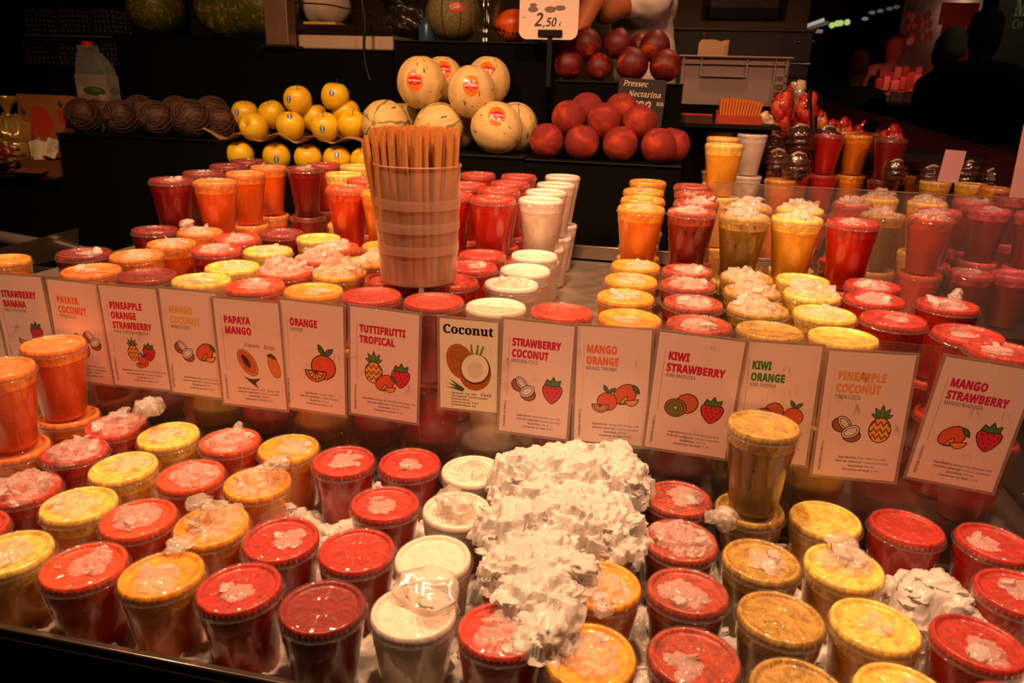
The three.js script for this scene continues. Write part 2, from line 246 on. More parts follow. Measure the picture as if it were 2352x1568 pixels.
{ // labels: what is in the cup, how it is topped, where it stands; beside what, where two still read alike
  const text = (c) => `cup of ${FL[c.fl][0]}${c.iced > .5 ? ' heaped with ice' : c.iced > .02 ? ' with some ice' : ''}, ${c.place}`.replace(/, (?=[^,]*,)/, ' ').split(' ').slice(0, 16).join(' ');
  const by = {};
  for (const c of cups) (by[text(c)] ??= []).push(c);
  for (const [s, l] of Object.entries(by)) for (const c of l) {
    let label = s;
    if (l.length > 1) {
      let best = null;
      for (const d of cups) if (d !== c && d.fl !== c.fl && Math.abs(d.o.position.y - c.o.position.y) < .03) { const e = d.o.position.distanceTo(c.o.position); if (!best || e < best[0]) best = [e, d]; }
      const colour = best ? FL[best[1].fl][0].split(' ').slice(-2)[0] : '';
      if (best) label = `${s}, beside ${colour}`.split(' ').slice(0, 16).join(' ');
    }
    c.o.userData.label = label;
  }
  const same = {}, tub = atH(962, 641, H2); // two that still read alike: which of them is nearer the tub of straws
  for (const c of cups) (same[c.o.userData.label] ??= []).push(c);
  for (const [s, l] of Object.entries(same)) if (l.length === 2 && l[0].o.userData.group !== G3) { l.sort((a, b) => a.o.position.distanceTo(tub) - b.o.position.distanceTo(tub)); l.forEach((c, i) => { c.o.userData.label = `${s.split(' ').slice(0, 12).join(' ').replace(/,$/, '')}, ${i ? 'farther from' : 'nearer'} straw tub`; }); }
}
// tray of the far cups
{
  const t = thing('display_tray', 'steel tray under the far cups beyond the second divider', 'tray', V(0, 0, 0));
  part('tray_floor', box(1.3, .003, 1.1, .735, Y(HA + 2 * STACK) - .002, -2.005), steel, t);
}

// ---------------------------------------------------------------- crushed ice
const shardBase = [];
{
  const r = rng(99);
  for (let k = 0; k < 10; k++) {
    const g = new THREE.IcosahedronGeometry(1, k < 7 ? 2 : 1), p = g.attributes.position, N = [], o = r() * 40, f = 1.3 + r() * .8, d = V(0, 0, 0), e = V(0, 0, 0), q = (v) => .85 + .34 * noise.noise(v.x * f + o, v.y * f, v.z * f) + .12 * noise.noise(v.x * 3.3, v.y * 3.3 + o, v.z * 3.3);
    const P = p.array.slice(); for (let i = 0; i < p.count; i++) { d.set(p.getX(i), p.getY(i), p.getZ(i)); d.multiplyScalar(q(d)); P[3 * i] = d.x; P[3 * i + 1] = d.y; P[3 * i + 2] = d.z; }
    for (let i = 0; i < p.count; i++) { d.set(p.getX(i), p.getY(i), p.getZ(i)); const r0 = q(d), t = V(-d.z, 0, d.x).normalize(), b = d.clone().cross(t), h = .05; const gt = (q(e.copy(d).addScaledVector(t, h).normalize()) - r0) / h, gb = (q(e.copy(d).addScaledVector(b, h).normalize()) - r0) / h; e.copy(d).multiplyScalar(r0).addScaledVector(t, -gt).addScaledVector(b, -gb).normalize(); N.push(e.x, e.y, e.z); }
    shardBase.push({ p: P, n: new Float32Array(N) });
  }
}
class Ice { // loose chips, each a closed lumpy flake
  constructor(seed) { this.r = rng(seed); this.P = []; this.N = []; }
  shard(x, y, z, s, flat = .45, tilt = .9) {
    const r = this.r, b = shardBase[Math.floor(r() * shardBase.length)];
    const m = new THREE.Matrix4().compose(V(x, y, z), new THREE.Quaternion().setFromEuler(new THREE.Euler((r() - .5) * 2 * tilt, r() * 6.28, (r() - .5) * 2 * tilt)), V(s * (.8 + r() * .6), s * flat * (.7 + r() * .6), s * (.7 + r() * .5)));
    const nm = new THREE.Matrix3().getNormalMatrix(m), v = V(0, 0, 0);
    for (let i = 0; i < b.p.length; i += 3) { v.set(b.p[i], b.p[i + 1], b.p[i + 2]).applyMatrix4(m); this.P.push(v.x, v.y, v.z); v.set(b.n[i], b.n[i + 1], b.n[i + 2]).applyMatrix3(nm).normalize(); this.N.push(v.x, v.y, v.z); }
  }
  field(f) { const g = f.geo(), p = g.attributes.position, n = g.attributes.normal, ix = g.index.array; for (const i of ix) { this.P.push(p.getX(i), p.getY(i), p.getZ(i)); this.N.push(n.getX(i), n.getY(i), n.getZ(i)); } return this; }
  geo() { const g = new THREE.BufferGeometry(); g.setAttribute('position', new THREE.Float32BufferAttribute(this.P, 3)); g.setAttribute('normal', new THREE.Float32BufferAttribute(this.N, 3)); return g; }
}
class Slush { // crushed ice lying on a level: the upper outline of many overlapping tilted chips
  constructor(x0, x1, z0, z1, step, y) { Object.assign(this, { x0, z0, step, y, nx: Math.ceil((x1 - x0) / step), nz: Math.ceil((z1 - z0) / step) }); this.h = new Float32Array((this.nx + 1) * (this.nz + 1)).fill(-1); }
  chip(cx, cz, rad, base, tx, tz, sq = 1) {
    const { x0, z0, step, nx, nz, h } = this, i0 = Math.max(0, Math.floor((cx - rad - x0) / step)), i1 = Math.min(nx, Math.ceil((cx + rad - x0) / step)), j0 = Math.max(0, Math.floor((cz - rad - z0) / step)), j1 = Math.min(nz, Math.ceil((cz + rad - z0) / step)), ph = cx * 977 + cz * 631;
    for (let j = j0; j <= j1; j++) for (let i = i0; i <= i1; i++) { const dx = x0 + i * step - cx, dz = z0 + j * step - cz, a = Math.atan2(dz, dx), d = Math.hypot(dx, dz * sq) / (rad * (.82 + .18 * Math.cos(a * 3 + ph) * Math.cos(a * 2 - ph))); if (d > 1) continue; const v = base + tx * dx + tz * dz - rad * .16 * d ** 6, k = j * (nx + 1) + i; if (v > h[k]) h[k] = v; }
  }
  heap(env, cx, cz, ex, ez, n, size, r, t = .62) { // chips over an outline env(x, z) of heights
    for (let k = 0; k < n; k++) { const x = cx + (r() * 2 - 1) * ex, z = cz + (r() * 2 - 1) * ez, e = env(x, z); if (e <= 0) continue; const rad = size * (.55 + r() * r() * 1.3); this.chip(x, z, rad, e + (r() - .5) * Math.min(e * .5, .0055) + .0006, (r() - .5) * t, (r() - .5) * t, .7 + r() * .6); }
    return this;
  }
  geo() {
    const { x0, z0, step, nx, nz, h, y } = this, id = new Int32Array(h.length).fill(-1), P = [], I = [];
    for (let j = 0; j <= nz; j++) for (let i = 0; i <= nx; i++) { const k = j * (nx + 1) + i; let near = h[k] > 0; if (!near) for (const [a, b] of [[1, 0], [-1, 0], [0, 1], [0, -1], [1, 1], [-1, -1], [1, -1], [-1, 1]]) { const ii = i + a, jj = j + b; if (ii >= 0 && jj >= 0 && ii <= nx && jj <= nz && h[jj * (nx + 1) + ii] > 0) { near = true; break; } } if (near) { id[k] = P.length / 3; P.push(x0 + i * step, y + Math.max(0, h[k]), z0 + j * step); } }
    for (let j = 0; j < nz; j++) for (let i = 0; i < nx; i++) { const a = j * (nx + 1) + i, q = [a, a + 1, a + nx + 1, a + nx + 2].map(k => id[k]); if (q.some(v => v < 0)) continue; I.push(q[0], q[2], q[1], q[1], q[2], q[3]); }
    const g = new THREE.BufferGeometry(); g.setAttribute('position', new THREE.Float32BufferAttribute(P, 3)); g.setIndex(I); g.computeVertexNormals(); return g;
  }
}
const GI = 'crushed ice on the cup lids';
heaps.forEach(([x, y, z, a, what, where], i) => {
  const I = new Ice(500 + i), lid = y - STACK + .1064, far = z < -1.1, R = .013 + Math.min(1, a * 1.15) * .025, top = .0022 + a * a * .017, s = i * 3.7, ox = (I.r() - .5) * .02 * (1 - a), oz = (I.r() - .5) * .02 * (1 - a);
  const f = new Slush(x + ox - .05, x + ox + .05, z + oz - .05, z + oz + .05, far ? .0022 : .0013, lid);
  const env = (px, pz) => { const dx = px - x - ox, dz = pz - z - oz, ang = Math.atan2(dz, dx), rr = R * (.80 + .34 * noise.noise(Math.cos(ang) * 1.4 + s, Math.sin(ang) * 1.4, s)), d = Math.hypot(dx, dz) / rr; return d > 1 ? 0 : top * (1 - d * d * .92) * (1 + .7 * noise.noise(px * 70, s, pz * 70)); };
  f.heap(env, x + ox, z + oz, R * 1.2, R * 1.2, Math.round(60 + a * 520) / (far ? 1.6 : 1), .0046 + a * .0014, I.r);
  I.field(f);
  for (let j = 0; j < a * 5; j++) { const q = I.r() * 6.28; I.shard(x + ox + Math.cos(q) * R * .7, lid + top * .6 + .002, z + oz + Math.sin(q) * R * .7, .004 + I.r() * .006, .22, .7); }
  solo('crushed_ice', I.geo(), ice, `crushed ice ${a > .5 ? 'heap' : a > .25 ? 'patch' : 'flakes'} on the lid of ${what}, ${where}`.split(' ').slice(0, 16).join(' '), 'ice', null, GI, 'stuff');
});
{ // the large white heap over the strawberry coconut and mango columns
  const I = new Ice(31), L = [[1225, 1110, .050, .050], [1310, 1105, .052, .055], [1395, 1105, .048, .052], [1440, 1112, .026, .042], [1195, 1215, .043, .040], [1275, 1195, .052, .048], [1365, 1195, .052, .040], [1425, 1205, .028, .026], [1185, 1305, .035, .030], [1255, 1290, .043, .032], [1215, 1350, .030, .024], [1268, 1345, .028, .022], [1250, 1440, .024, .018]].map(([px, py, r, h]) => { const p = atH(px, py, H1 - .01); return [p.x, p.z, r, h]; });
  const env = (x, z) => { let m = 0; for (const [a, b, r, h] of L) { const d = Math.hypot(x - a, z - b) / (r * (1 + .25 * noise.noise(x * 40, 7, z * 40))); if (d < 1) m = Math.max(m, h * (1 - d ** 3 * .93)); } return m * (1 + .26 * noise.noise(x * 30, 3, z * 30) + .10 * noise.noise(x * 80, 5, z * 80)); };
  const f = new Slush(-.26, .06, -.83, -.46, .0015, Y(H1) - .003); f.heap(env, -.10, -.65, .15, .175, 8000, .0082, I.r, .95); I.field(f);
  for (let k = 0; k < 2600; k++) { const x = -.25 + I.r() * .30, z = -.825 + I.r() * .36, e = env(x, z); if (e <= .004) continue; const st = Math.hypot(env(x + .006, z) - e, env(x, z + .006) - e); if (st > .005 || I.r() < .05) I.shard(x, Y(H1) - .003 + e * (.35 + I.r() * .65), z, .005 + I.r() * .008, .3, 1.1); }
  for (const [px, py, s] of [[1160, 1170, .018], [1340, 1300, .020], [1440, 1190, .018], [1305, 1420, .020], [1270, 1440, .016]]) { const p = atH(px, py, H1 - .02); I.shard(p.x, p.y, p.z, s, .4, .7); }
  for (let k = 0; k < 60; k++) { const [a, b, r, h] = L[Math.floor(I.r() * L.length)], q = I.r() * 6.28; I.shard(a + Math.cos(q) * r * .9, Y(H1) + h * .5, b + Math.sin(q) * r * .9, .005 + I.r() * .007, .25, .8); }
  solo('crushed_ice', I.geo(), packedIce, 'large white heap of crushed ice burying strawberry coconut and mango cups', 'ice', null, null, 'stuff');
}
{ // single slabs and lumps
  const G = 'loose ice lumps';
  const lump = (px, py, h, s, flat, label, seed, n = 1) => { const I = new Ice(seed), p = atH(px, py, h); for (let k = 0; k < n; k++) I.shard((I.r() - .5) * s * (n > 1 ? 1.1 : 0), k ? (I.r() - .3) * s * .5 : 0, (I.r() - .5) * s * (n > 1 ? 1.1 : 0), s * (k ? .7 : 1), flat, .35); solo('ice_lump', I.geo(), ice, label, 'ice', p, G); };
  lump(960, 1380, H1 - .007, .032, .22, 'broad flat ice slab lying on the coconut lid at the tray rim', 1, 2);
  lump(1042, 1160, H1 - .012, .021, .6, 'thick ice slab standing on a white coconut lid', 2, 2);
  lump(330, 938, H1 - .030, .021, .9, 'rounded clear ice lump on a pink strawberry lid', 3, 4);
  lump(1650, 1192, H1 - .008, .016, .8, 'glassy ice lump beside the tall kiwi stack', 4, 4);
  lump(412, 1250, H1 - .004, .014, .3, 'thin pale ice flake on the mango lid', 5, 1);
  lump(640, 1068, H1 - .022, .014, .6, 'pointed ice chunk at the mango lid', 6, 3);
  lump(462, 1165, H1 - .024, .016, .6, 'smooth white ice lump on the mango heap', 7, 2);
  lump(436, 513, H2 - .012, .012, .9, 'round ice lump on a creamy orange lid', 8, 2);
  lump(1395, 690, H3 + 2 * STACK - .010, .020, .8, 'melting ice lump on the bare steel tray floor', 9, 5);
  lump(2190, 680, H2 - .012, .011, .9, 'pointed ice crystal on a red lid', 10, 2);
  lump(1385, 1395, H1 - .012, .012, .8, 'square ice chunk between two mango lids', 11, 2);
  lump(1950, 1265, H1 - .006, .021, .35, 'wide melted ice slab on a pale yellow lid', 12, 3);
  lump(665, 1165, H1 - .008, .009, .6, 'small ice flake on a red lid rim', 13, 3);
}
{ // bed of ice in the front tray
  const I = new Ice(77), p = atH(2130, 1375, .475), pit = (x, z) => { let d = 9; for (const c of T1) d = Math.min(d, Math.hypot(c.x - x, c.z - z)); return d; };
  const f = new Slush(-1.24, .458, -.829, -.466, .0032, Y(.5605));
  const env = (x, z) => { const d = pit(x, z), m = Math.max(0, 1 - Math.hypot((x - p.x - .015) / .085, (z - p.z - .005) / .06) ** 2); return .022 + .012 * noise.noise(x * 26, 1, z * 26) + Math.max(0, Math.min(.03, (d - .036) * 1.2)) + .060 * m; };
  f.heap(env, -.391, -.6475, .845, .178, 16000, .0105, I.r); I.field(f);
  for (let n = 0; n < 90; n++) { const a = I.r() * 6.28, u = Math.sqrt(I.r()), x = p.x + .015 + Math.cos(a) * u * .08, z = p.z + .005 + Math.sin(a) * u * .056; if (pit(x, z) > .040) I.shard(x, Y(.5605) + env(x, z), z,   .005 + I.r() * .007, .28, .4); }
  for (let n = 0; n < 500; n++) { const x = -1.2 + I.r() * 1.62, z = -.48 - I.r() * .33; if (pit(x, z) < .036) continue; I.shard(x, Y(.5605) + env(x, z), z, .006 + I.r() * .008, .45, 1); }
  solo('crushed_ice', I.geo(), packedIce, 'bed of crushed ice filling the steel tray between the cups', 'ice', null, null, 'stuff');
}

// ---------------------------------------------------------------- flavour signs
const INK = '#2c1216';
function outline(c, fill, lw = 5) { if (fill) { c.fillStyle = fill; c.fill(); } c.lineWidth = lw; c.strokeStyle = INK; c.lineJoin = c.lineCap = 'round'; c.stroke(); }
const el = (c, x, y, a, b, t = 0) => { c.beginPath(); c.ellipse(x, y, a, b, t, 0, 7); };
const ICON = {
  coco(c) { // two halves
    el(c, -42, -22, 44, 40, .5); outline(c, '#a5502c'); el(c, -24, -34, 27, 44, -.7); outline(c, '#fff2ea'); el(c, -24, -34, 17, 33, -.7); outline(c, '#e6cfc8', 4);
    el(c, 18, 32, 46, 40, .2); outline(c, '#a5502c'); el(c, 12, 14, 47, 33, -.6); outline(c, '#fff2ea'); el(c, 12, 14, 35, 22, -.6); outline(c, '#ead6cf', 4);
  },
  straw(c) {
    c.beginPath(); c.moveTo(0, 84); c.bezierCurveTo(-36, 70, -66, 10, -58, -18); c.bezierCurveTo(-44, -52, 44, -52, 58, -18); c.bezierCurveTo(66, 10, 36, 70, 0, 84); outline(c, '#d8243a');
    c.fillStyle = INK; for (const [x, y] of [[-34, -12], [-8, -16], [20, -14], [42, -4], [-28, 14], [0, 10], [28, 14], [-16, 38], [12, 38], [0, 60]]) { el(c, x, y, 3, 6, .1); c.fill(); }
    c.beginPath(); c.moveTo(-48, -36); c.lineTo(-34, -70); c.lineTo(-14, -56); c.lineTo(4, -88); c.lineTo(18, -58); c.lineTo(46, -70); c.lineTo(42, -34); c.quadraticCurveTo(0, -20, -48, -36); outline(c, '#4b7a36');
  },
  pine(c) {
    for (const [t, l] of [[-1.1, 58], [1.1, 58], [-.55, 70], [.55, 70], [0, 78]]) { c.save(); c.translate(0, -44); c.rotate(t); c.beginPath(); c.moveTo(-11, 0); c.quadraticCurveTo(-16, -l * .6, 0, -l); c.quadraticCurveTo(16, -l * .6, 11, 0); outline(c, '#5c8a3c', 4); c.restore(); }
    el(c, 0, 20, 54, 70); outline(c, '#f0a53c');
    c.save(); el(c, 0, 20, 52, 68); c.clip(); c.lineWidth = 5; c.strokeStyle = INK;
    for (const y of [-18, 22, 58]) { c.beginPath(); for (let k = 0; k <= 8; k++) c[k ? 'lineTo' : 'moveTo'](-60 + k * 15, y + (k % 2 ? 13 : -13)); c.stroke(); }
    c.restore();
  },
  mango(c) {
    c.beginPath(); c.moveTo(-66, 40); c.bezierCurveTo(-84, -10, -20, -72, 28, -62); c.bezierCurveTo(78, -48, 70, 30, 24, 54); c.bezierCurveTo(-8, 70, -52, 70, -66, 40); outline(c, '#e2562c');
    c.save(); c.translate(44, -52); c.rotate(.9); c.beginPath(); c.moveTo(-10, 0); c.quadraticCurveTo(20, -28, 56, 0); c.quadraticCurveTo(20, 24, -10, 0); outline(c, '#44703a'); c.restore();
    c.beginPath(); c.moveTo(-34, 66); c.quadraticCurveTo(0, 0, 12, 16); c.quadraticCurveTo(20, 50, -34, 66); outline(c, '#f29a3a');
    c.beginPath(); c.moveTo(-4, 42); c.lineTo(76, 26); c.bezierCurveTo(74, 74, 12, 88, -4, 42); outline(c, '#f29a3a');
  },
  orange(c) {
    el(c, 10, 10, 60, 58); outline(c, '#e2502c');
    for (const [t, s] of [[-.5, 1], [.9, 1]]) { c.save(); c.translate(14, -46); c.rotate(t); c.beginPath(); c.moveTo(0, 0); c.quadraticCurveTo(-24, -28, 0, -58); c.quadraticCurveTo(24, -28, 0, 0); outline(c, '#3c6c46', 4); c.restore(); }
    c.beginPath(); c.arc(-30, 32, 52, 0, Math.PI); c.closePath(); outline(c, '#ee7436'); c.beginPath(); c.arc(-30, 34, 38, 0, Math.PI); c.closePath(); outline(c, '#f6a64a', 4);
    for (const a of [.5, 1.05, 1.6, 2.1, 2.65]) { c.beginPath(); c.moveTo(-30, 35); c.lineTo(-30 + Math.cos(a) * 37, 35 + Math.sin(a) * 37); outline(c, null, 4); }
  },
  kiwi(c) {
    el(c, 24, -8, 52, 58, .3); outline(c, '#d0652e'); el(c, -28, 24, 52, 52); outline(c, '#c8602c'); el(c, -28, 24, 40, 40); outline(c, '#71933c', 4);
    c.fillStyle = INK; for (let k = 0; k < 14; k++) { el(c, -28 + Math.cos(k * .449) * 27, 24 + Math.sin(k * .449) * 27, 2.5, 5, k * .449 + 1.57); c.fill(); }
    c.beginPath(); for (let k = 0; k < 18; k++) { const r = k % 2 ? 11 : 17; c[k ? 'lineTo' : 'moveTo'](-28 + Math.cos(k * .349) * r, 24 + Math.sin(k * .349) * r); } c.closePath(); outline(c, '#dfae4a', 4);
  },
  papaya(c) { c.beginPath(); c.moveTo(-50, 20); c.bezierCurveTo(-60, -50, -30, -70, -10, -60); c.bezierCurveTo(20, -40, 20, 30, -20, 50); c.closePath(); outline(c, '#7f9440'); el(c, 24, 30, 38, 62, -.3); outline(c, '#e8793c'); el(c, 22, 34, 14, 38, -.3); outline(c, '#4a1a18', 4); },
  banana(c) { for (const d of [0, 22]) { c.beginPath(); c.moveTo(66, -40 + d); c.bezierCurveTo(50, 8 + d, 0, 20 + d, -66, -10 + d); c.bezierCurveTo(-50, 44 + d, 40, 56 + d, 82, -20 + d); c.closePath(); outline(c, '#e8923c'); } },
};
function icon(c, k, x, y, s, t = 0) { c.save(); c.translate(x, y); c.scale(s, s); c.rotate(t); ICON[k](c); c.restore(); }
function heavy(c, s, x, y, size, color, maxw) { c.save(); c.font = `bold ${size}px sans-serif`; const w = c.measureText(s).width, k = Math.min(.72, maxw / w); c.translate(x, y); c.scale(k, 1); c.fillStyle = color; c.strokeStyle = color; c.lineWidth = size * .075; c.lineJoin = 'miter'; c.fillText(s, 0, 0); c.strokeText(s, 0, 0); c.restore(); }
const SW = 460, SH = 780;
function sign(lines, color, sub, what, icons, opt = {}) {
  return canvas(SW, SH, (c) => {
    c.fillStyle = '#f0cdc4'; c.fillRect(0, 0, SW, SH);
    c.strokeStyle = opt.rule ?? color; c.lineWidth = 2; c.beginPath(); c.moveTo(44, 112); c.lineTo(44, 520); c.stroke();
    let y = 168; for (const l of lines) { heavy(c, l, 62, y, 70, color, 365); y += 76; }
    if (sub) { c.save(); c.translate(62, y - 38); c.scale(.72, 1); c.font = '34px sans-serif'; c.fillStyle = '#2a1a24'; c.fillText(sub, 0, 0); c.restore(); }
    for (const i of icons) icon(c, ...i);
    c.save(); c.translate(40, 745); c.rotate(-Math.PI / 2); c.scale(.8, 1); c.font = 'bold 20px sans-serif'; c.fillStyle = '#251218'; c.fillText('FRUITERIES ALFONSO S.L', 0, 0); c.restore();
    c.textAlign = 'center'; let k = 655;
    for (const [b, r] of [['Ingredients: ', what], ['Data de caducitat: ', 'Consum inmediat'], ['Quantitat: ', '250 ml'], ['Conservar en fred: ', '5º 8ºC']]) {
      c.font = 'bold 19px sans-serif'; const wb = c.measureText(b).width; c.font = '19px sans-serif'; const wr = c.measureText(r).width, sc = Math.min(.92, 370 / (wb + wr));
      c.save(); c.translate(265 - (wb + wr) * sc / 2, k); c.scale(sc, 1); c.textAlign = 'left'; c.fillStyle = '#2a1a24'; c.font = 'bold 19px sans-serif'; c.fillText(b, 0, 0); c.font = '19px sans-serif'; c.fillText(r, wb, 0); c.restore(); k += 26;
    }
    if (opt.extra) opt.extra(c);
  });
}
const RED = '#c81840';
const papayaMangoExtra = (c) => {
  c.save(); c.textAlign = 'left'; c.fillStyle = '#3a1a18'; c.font = 'italic 34px serif'; c.fillText('Papaia', 190, 330); c.font = 'italic 36px serif'; c.save(); c.translate(330, 335); c.scale(.7, 1.1); c.fillText('Mango', 0, 0); c.restore();
  c.save(); c.translate(205, 450); c.rotate(-.5); el(c, 0, 0, 58, 104); outline(c, '#e07a40', 3); el(c, 2, -4, 42, 84); outline(c, '#d05a34', 2); el(c, -4, -14, 20, 54); c.fillStyle = '#2a1214'; c.fill(); c.restore();
  c.fillStyle = '#2a1a18'; c.beginPath(); c.moveTo(160, 550); c.bezierCurveTo(220, 590, 270, 560, 290, 560); c.lineTo(250, 600); c.lineTo(270, 640); c.lineTo(215, 600); c.closePath(); c.fill();
  c.save(); c.translate(395, 460); c.rotate(-.25); el(c, 0, 0, 38, 86); outline(c, '#e2762c', 3); c.restore(); c.beginPath(); c.moveTo(350, 385); c.quadraticCurveTo(380, 340, 420, 410); c.quadraticCurveTo(380, 400, 350, 385); outline(c, '#33502c', 3); c.restore();
};
const coconutSign = canvas(SW, 740, (c) => {
  c.fillStyle = '#efe0c4'; c.fillRect(0, 0, SW, 740);
  c.fillStyle = '#140a08'; c.font = 'bold 104px serif'; c.save(); c.translate(24, 112); c.scale(400 / c.measureText('Coconut').width, .92); c.fillText('Coconut', 0, 0); c.lineWidth = 4; c.strokeStyle = '#140a08'; c.strokeText('Coconut', 0, 0); c.restore();
  for (const [x, t] of [[262, -.1], [290, .15], [312, .35]]) { c.save(); c.translate(x, 300); c.rotate(t); c.beginPath(); c.moveTo(-12, 60); c.lineTo(-8, -110); c.lineTo(6, -110); c.lineTo(14, 60); c.fillStyle = '#5c8a3c'; c.fill(); c.restore(); }
  el(c, 165, 340, 110, 150, -.35); c.fillStyle = '#b4682c'; c.fill(); const r = rng(5); for (let k = 0; k < 500; k++) { const a = r() * 6.28, u = Math.sqrt(r()); c.strokeStyle = `rgba(60,26,8,${.25 + r() * .4})`; c.lineWidth = 1.5; const x = 160 + Math.cos(a) * 90 * u, y = 340 + Math.sin(a) * 130 * u; c.beginPath(); c.moveTo(x, y); c.lineTo(x + 8, y + 5); c.stroke(); }
  el(c, 285, 430, 125, 140, .3); c.fillStyle = '#a85c24'; c.fill(); el(c, 285, 390, 118, 128, .35); c.fillStyle = '#5a2c14'; c.fill(); el(c, 282, 384, 108, 118, .35); c.fillStyle = '#f2e4cc'; c.fill(); el(c, 285, 395, 62, 72, .35); c.fillStyle = '#e2d0b4'; c.fill();
  for (const t of [-.15, .1, .35]) { c.save(); c.translate(200, 560); c.rotate(t); c.beginPath(); c.moveTo(0, 0); c.lineTo(-150, -26); c.lineTo(-20, 26); c.fillStyle = '#2f5a2c'; c.fill(); c.restore(); }
  c.fillStyle = '#140a08'; c.font = 'bold 36px serif'; c.fillText('Coco', 330, 612);
  c.font = 'bold 22px sans-serif'; ['Ingredients  coco  100%', 'Data Caducitat  Consum Inmediat', 'Quantitat 250 ml', 'Conservar en fred   5º 8º C', 'Fruiteries Alfonso   595'].forEach((s, k) => { c.save(); c.translate(90, 612 + k * 25); c.scale(.82, 1); c.fillText(s, 0, 0); c.restore(); });
});
const SIGNS = [
  ['banana', -.955, -.335, .082, .140, 1, sign([], '#e8793c', '', 'Mango 50% Taronja 50%', [['orange', 300, 440, .9]]), 'flavour card cut off at the far end of the divider, beside strawberry banana'],
  ['straw', -.868, -.340, .082, .146, 1.5, sign(['STRAWBERRY', 'BANANA'], RED, 'MADUIXA PLÀTAN', 'Maduixa 50% Plàtan 50%', [['banana', 210, 500, 1.1], ['straw', 320, 430, .95]]), 'white flavour sign reading strawberry banana'],
  ['x', -.780, -.342, .084, .146, -1, sign(['PAYAYA', 'COCONUT'], '#e2703c', 'PAPAIA COCO', 'Papaya 50% Coco 50%', [['papaya', 210, 470, 1.15], ['coco', 330, 440, 1]]), 'white flavour sign reading payaya coconut behind the orange cup'],
  ['x', -.694, -.341, .087, .144, 1.0, sign(['PINEAPPLE', 'ORANGE', 'STRAWBERRY'], RED, 'PINYA TARONJA MADUIXA', 'Pinya 30% Taronja 30% Maduixa 30%', [['pine', 200, 490, .85], ['straw', 330, 490, .85], ['orange', 265, 565, .70]]), 'white flavour sign reading pineapple orange strawberry'],
  ['x', -.606, -.341, .084, .148, -.6, sign(['MANGO', 'COCONUT'], '#e8ac58', 'MANGO COCO', 'Mango 50% Coco 50%', [['coco', 165, 450, 1.05], ['mango', 325, 440, 1.05]]), 'white flavour sign with faded lettering reading mango coconut'],
  ['x', -.521, -.347, .093, .149, .3, sign(['PAPAYA', 'MANGO'], RED, '', 'Papaya 50%   Mango 50%', [], { extra: papayaMangoExtra }), 'flavour sign reading papaya mango with a cut papaya picture'],
  ['x', -.431, -.343, .086, .150, -1.5, sign(['ORANGE'], RED, 'TARONJA', 'Taronja 100%', [['orange', 290, 430, 1.5]]), 'white flavour sign reading orange'],
  ['x', -.333, -.342, .091, .147, -2.2, sign(['TUTTIFRUTTI', 'TROPICAL'], RED, '', 'Pinya 30% Maduixa 30% Mango 30%', [['pine', 160, 430, 1.1], ['straw', 345, 450, 1.05], ['mango', 240, 515, .95]]), 'white flavour sign reading tuttifrutti tropical'],
  ['x', -.2215, -.331, .074, .119, .4, coconutSign, 'small cream sign reading coconut with a brown coconut picture'],
  ['x', -.136, -.340, .086, .148, -1, sign(['STRAWBERRY', 'COCONUT'], RED, 'MADUIXA COCO', 'Maduixa 50% Coco 50%', [['coco', 165, 460, 1.1], ['straw', 345, 450, 1.1]]), 'white flavour sign reading strawberry coconut'],
  ['x', -.043, -.339, .087, .149, 1.6, sign(['MANGO', 'ORANGE'], '#e8743c', 'MANGO TARONJA', 'Mango 50% Taronja 50%', [['mango', 320, 430, 1.1], ['orange', 195, 480, 1.05]]), 'white flavour sign with orange lettering reading mango orange'],
  ['x', .053, -.339, .096, .148, -2, sign(['KIWI', 'STRAWBERRY'], RED, 'KIWI MADUIXA', 'Kiwi 50% Maduixa 50%', [['kiwi', 175, 455, 1.15], ['straw', 345, 470, 1.05]]), 'white flavour sign reading kiwi strawberry'],
  ['x', .146, -.339, .084, .148, 1.4, sign(['KIWI', 'ORANGE'], '#3f7a34', 'KIWI TARONJA', 'Kiwi 50% Taronja 50%', [['orange', 335, 450, 1], ['kiwi', 200, 450, 1.1]]), 'white flavour sign with green lettering reading kiwi orange'],
  ['x', .241, -.343, .089, .154, 2, sign(['PINEAPPLE', 'COCONUT'], '#e89a58', 'PINYA COCO', 'Pinya 50% Coco 50%', [['coco', 165, 470, 1.1], ['pine', 335, 440, 1.1]]), 'white flavour sign with pale lettering reading pineapple coconut'],
  ['x', .352, -.340, .091, .148, -4.6, sign(['MANGO', 'STRAWBERRY'], '#cc2058', 'MANGO MADUIXA', 'Mango 50% Maduixa 50%', [['mango', 165, 470, 1.05], ['straw', 345, 440, 1.1]]), 'white flavour sign reading mango strawberry at the divider end'],
];
SIGNS.forEach(([, x, y, w, h, t, map, label], i) => {
  const s = thing('flavour_sign', label, 'sign', V(x, EYE + y, GLASS1 + .0026 + (i % 2) * .0009), 'flavour signs on the divider');
  s.rotation.z = t * Math.PI / 180;
  const side = M(0xe9dcda), face = M(0xffffff, { map, roughness: .35, clearcoat: .35, clearcoatRoughness: .2 });
  part('card', box(w, h, .0006), [side, side, side, side, face, side], s);
  const m = .0035, rim = [box(w + 2 * m, m, .0005, 0, h / 2 + m / 2), box(w + 2 * m, m, .0005, 0, -h / 2 - m / 2), box(m, h, .0005, w / 2 + m / 2), box(m, h, .0005, -w / 2 - m / 2)];
  part('laminate_border', merge(rim), M(0xe8d8cc, { transmission: .75, thickness: 0, roughness: .25, side: THREE.DoubleSide }), s);
});
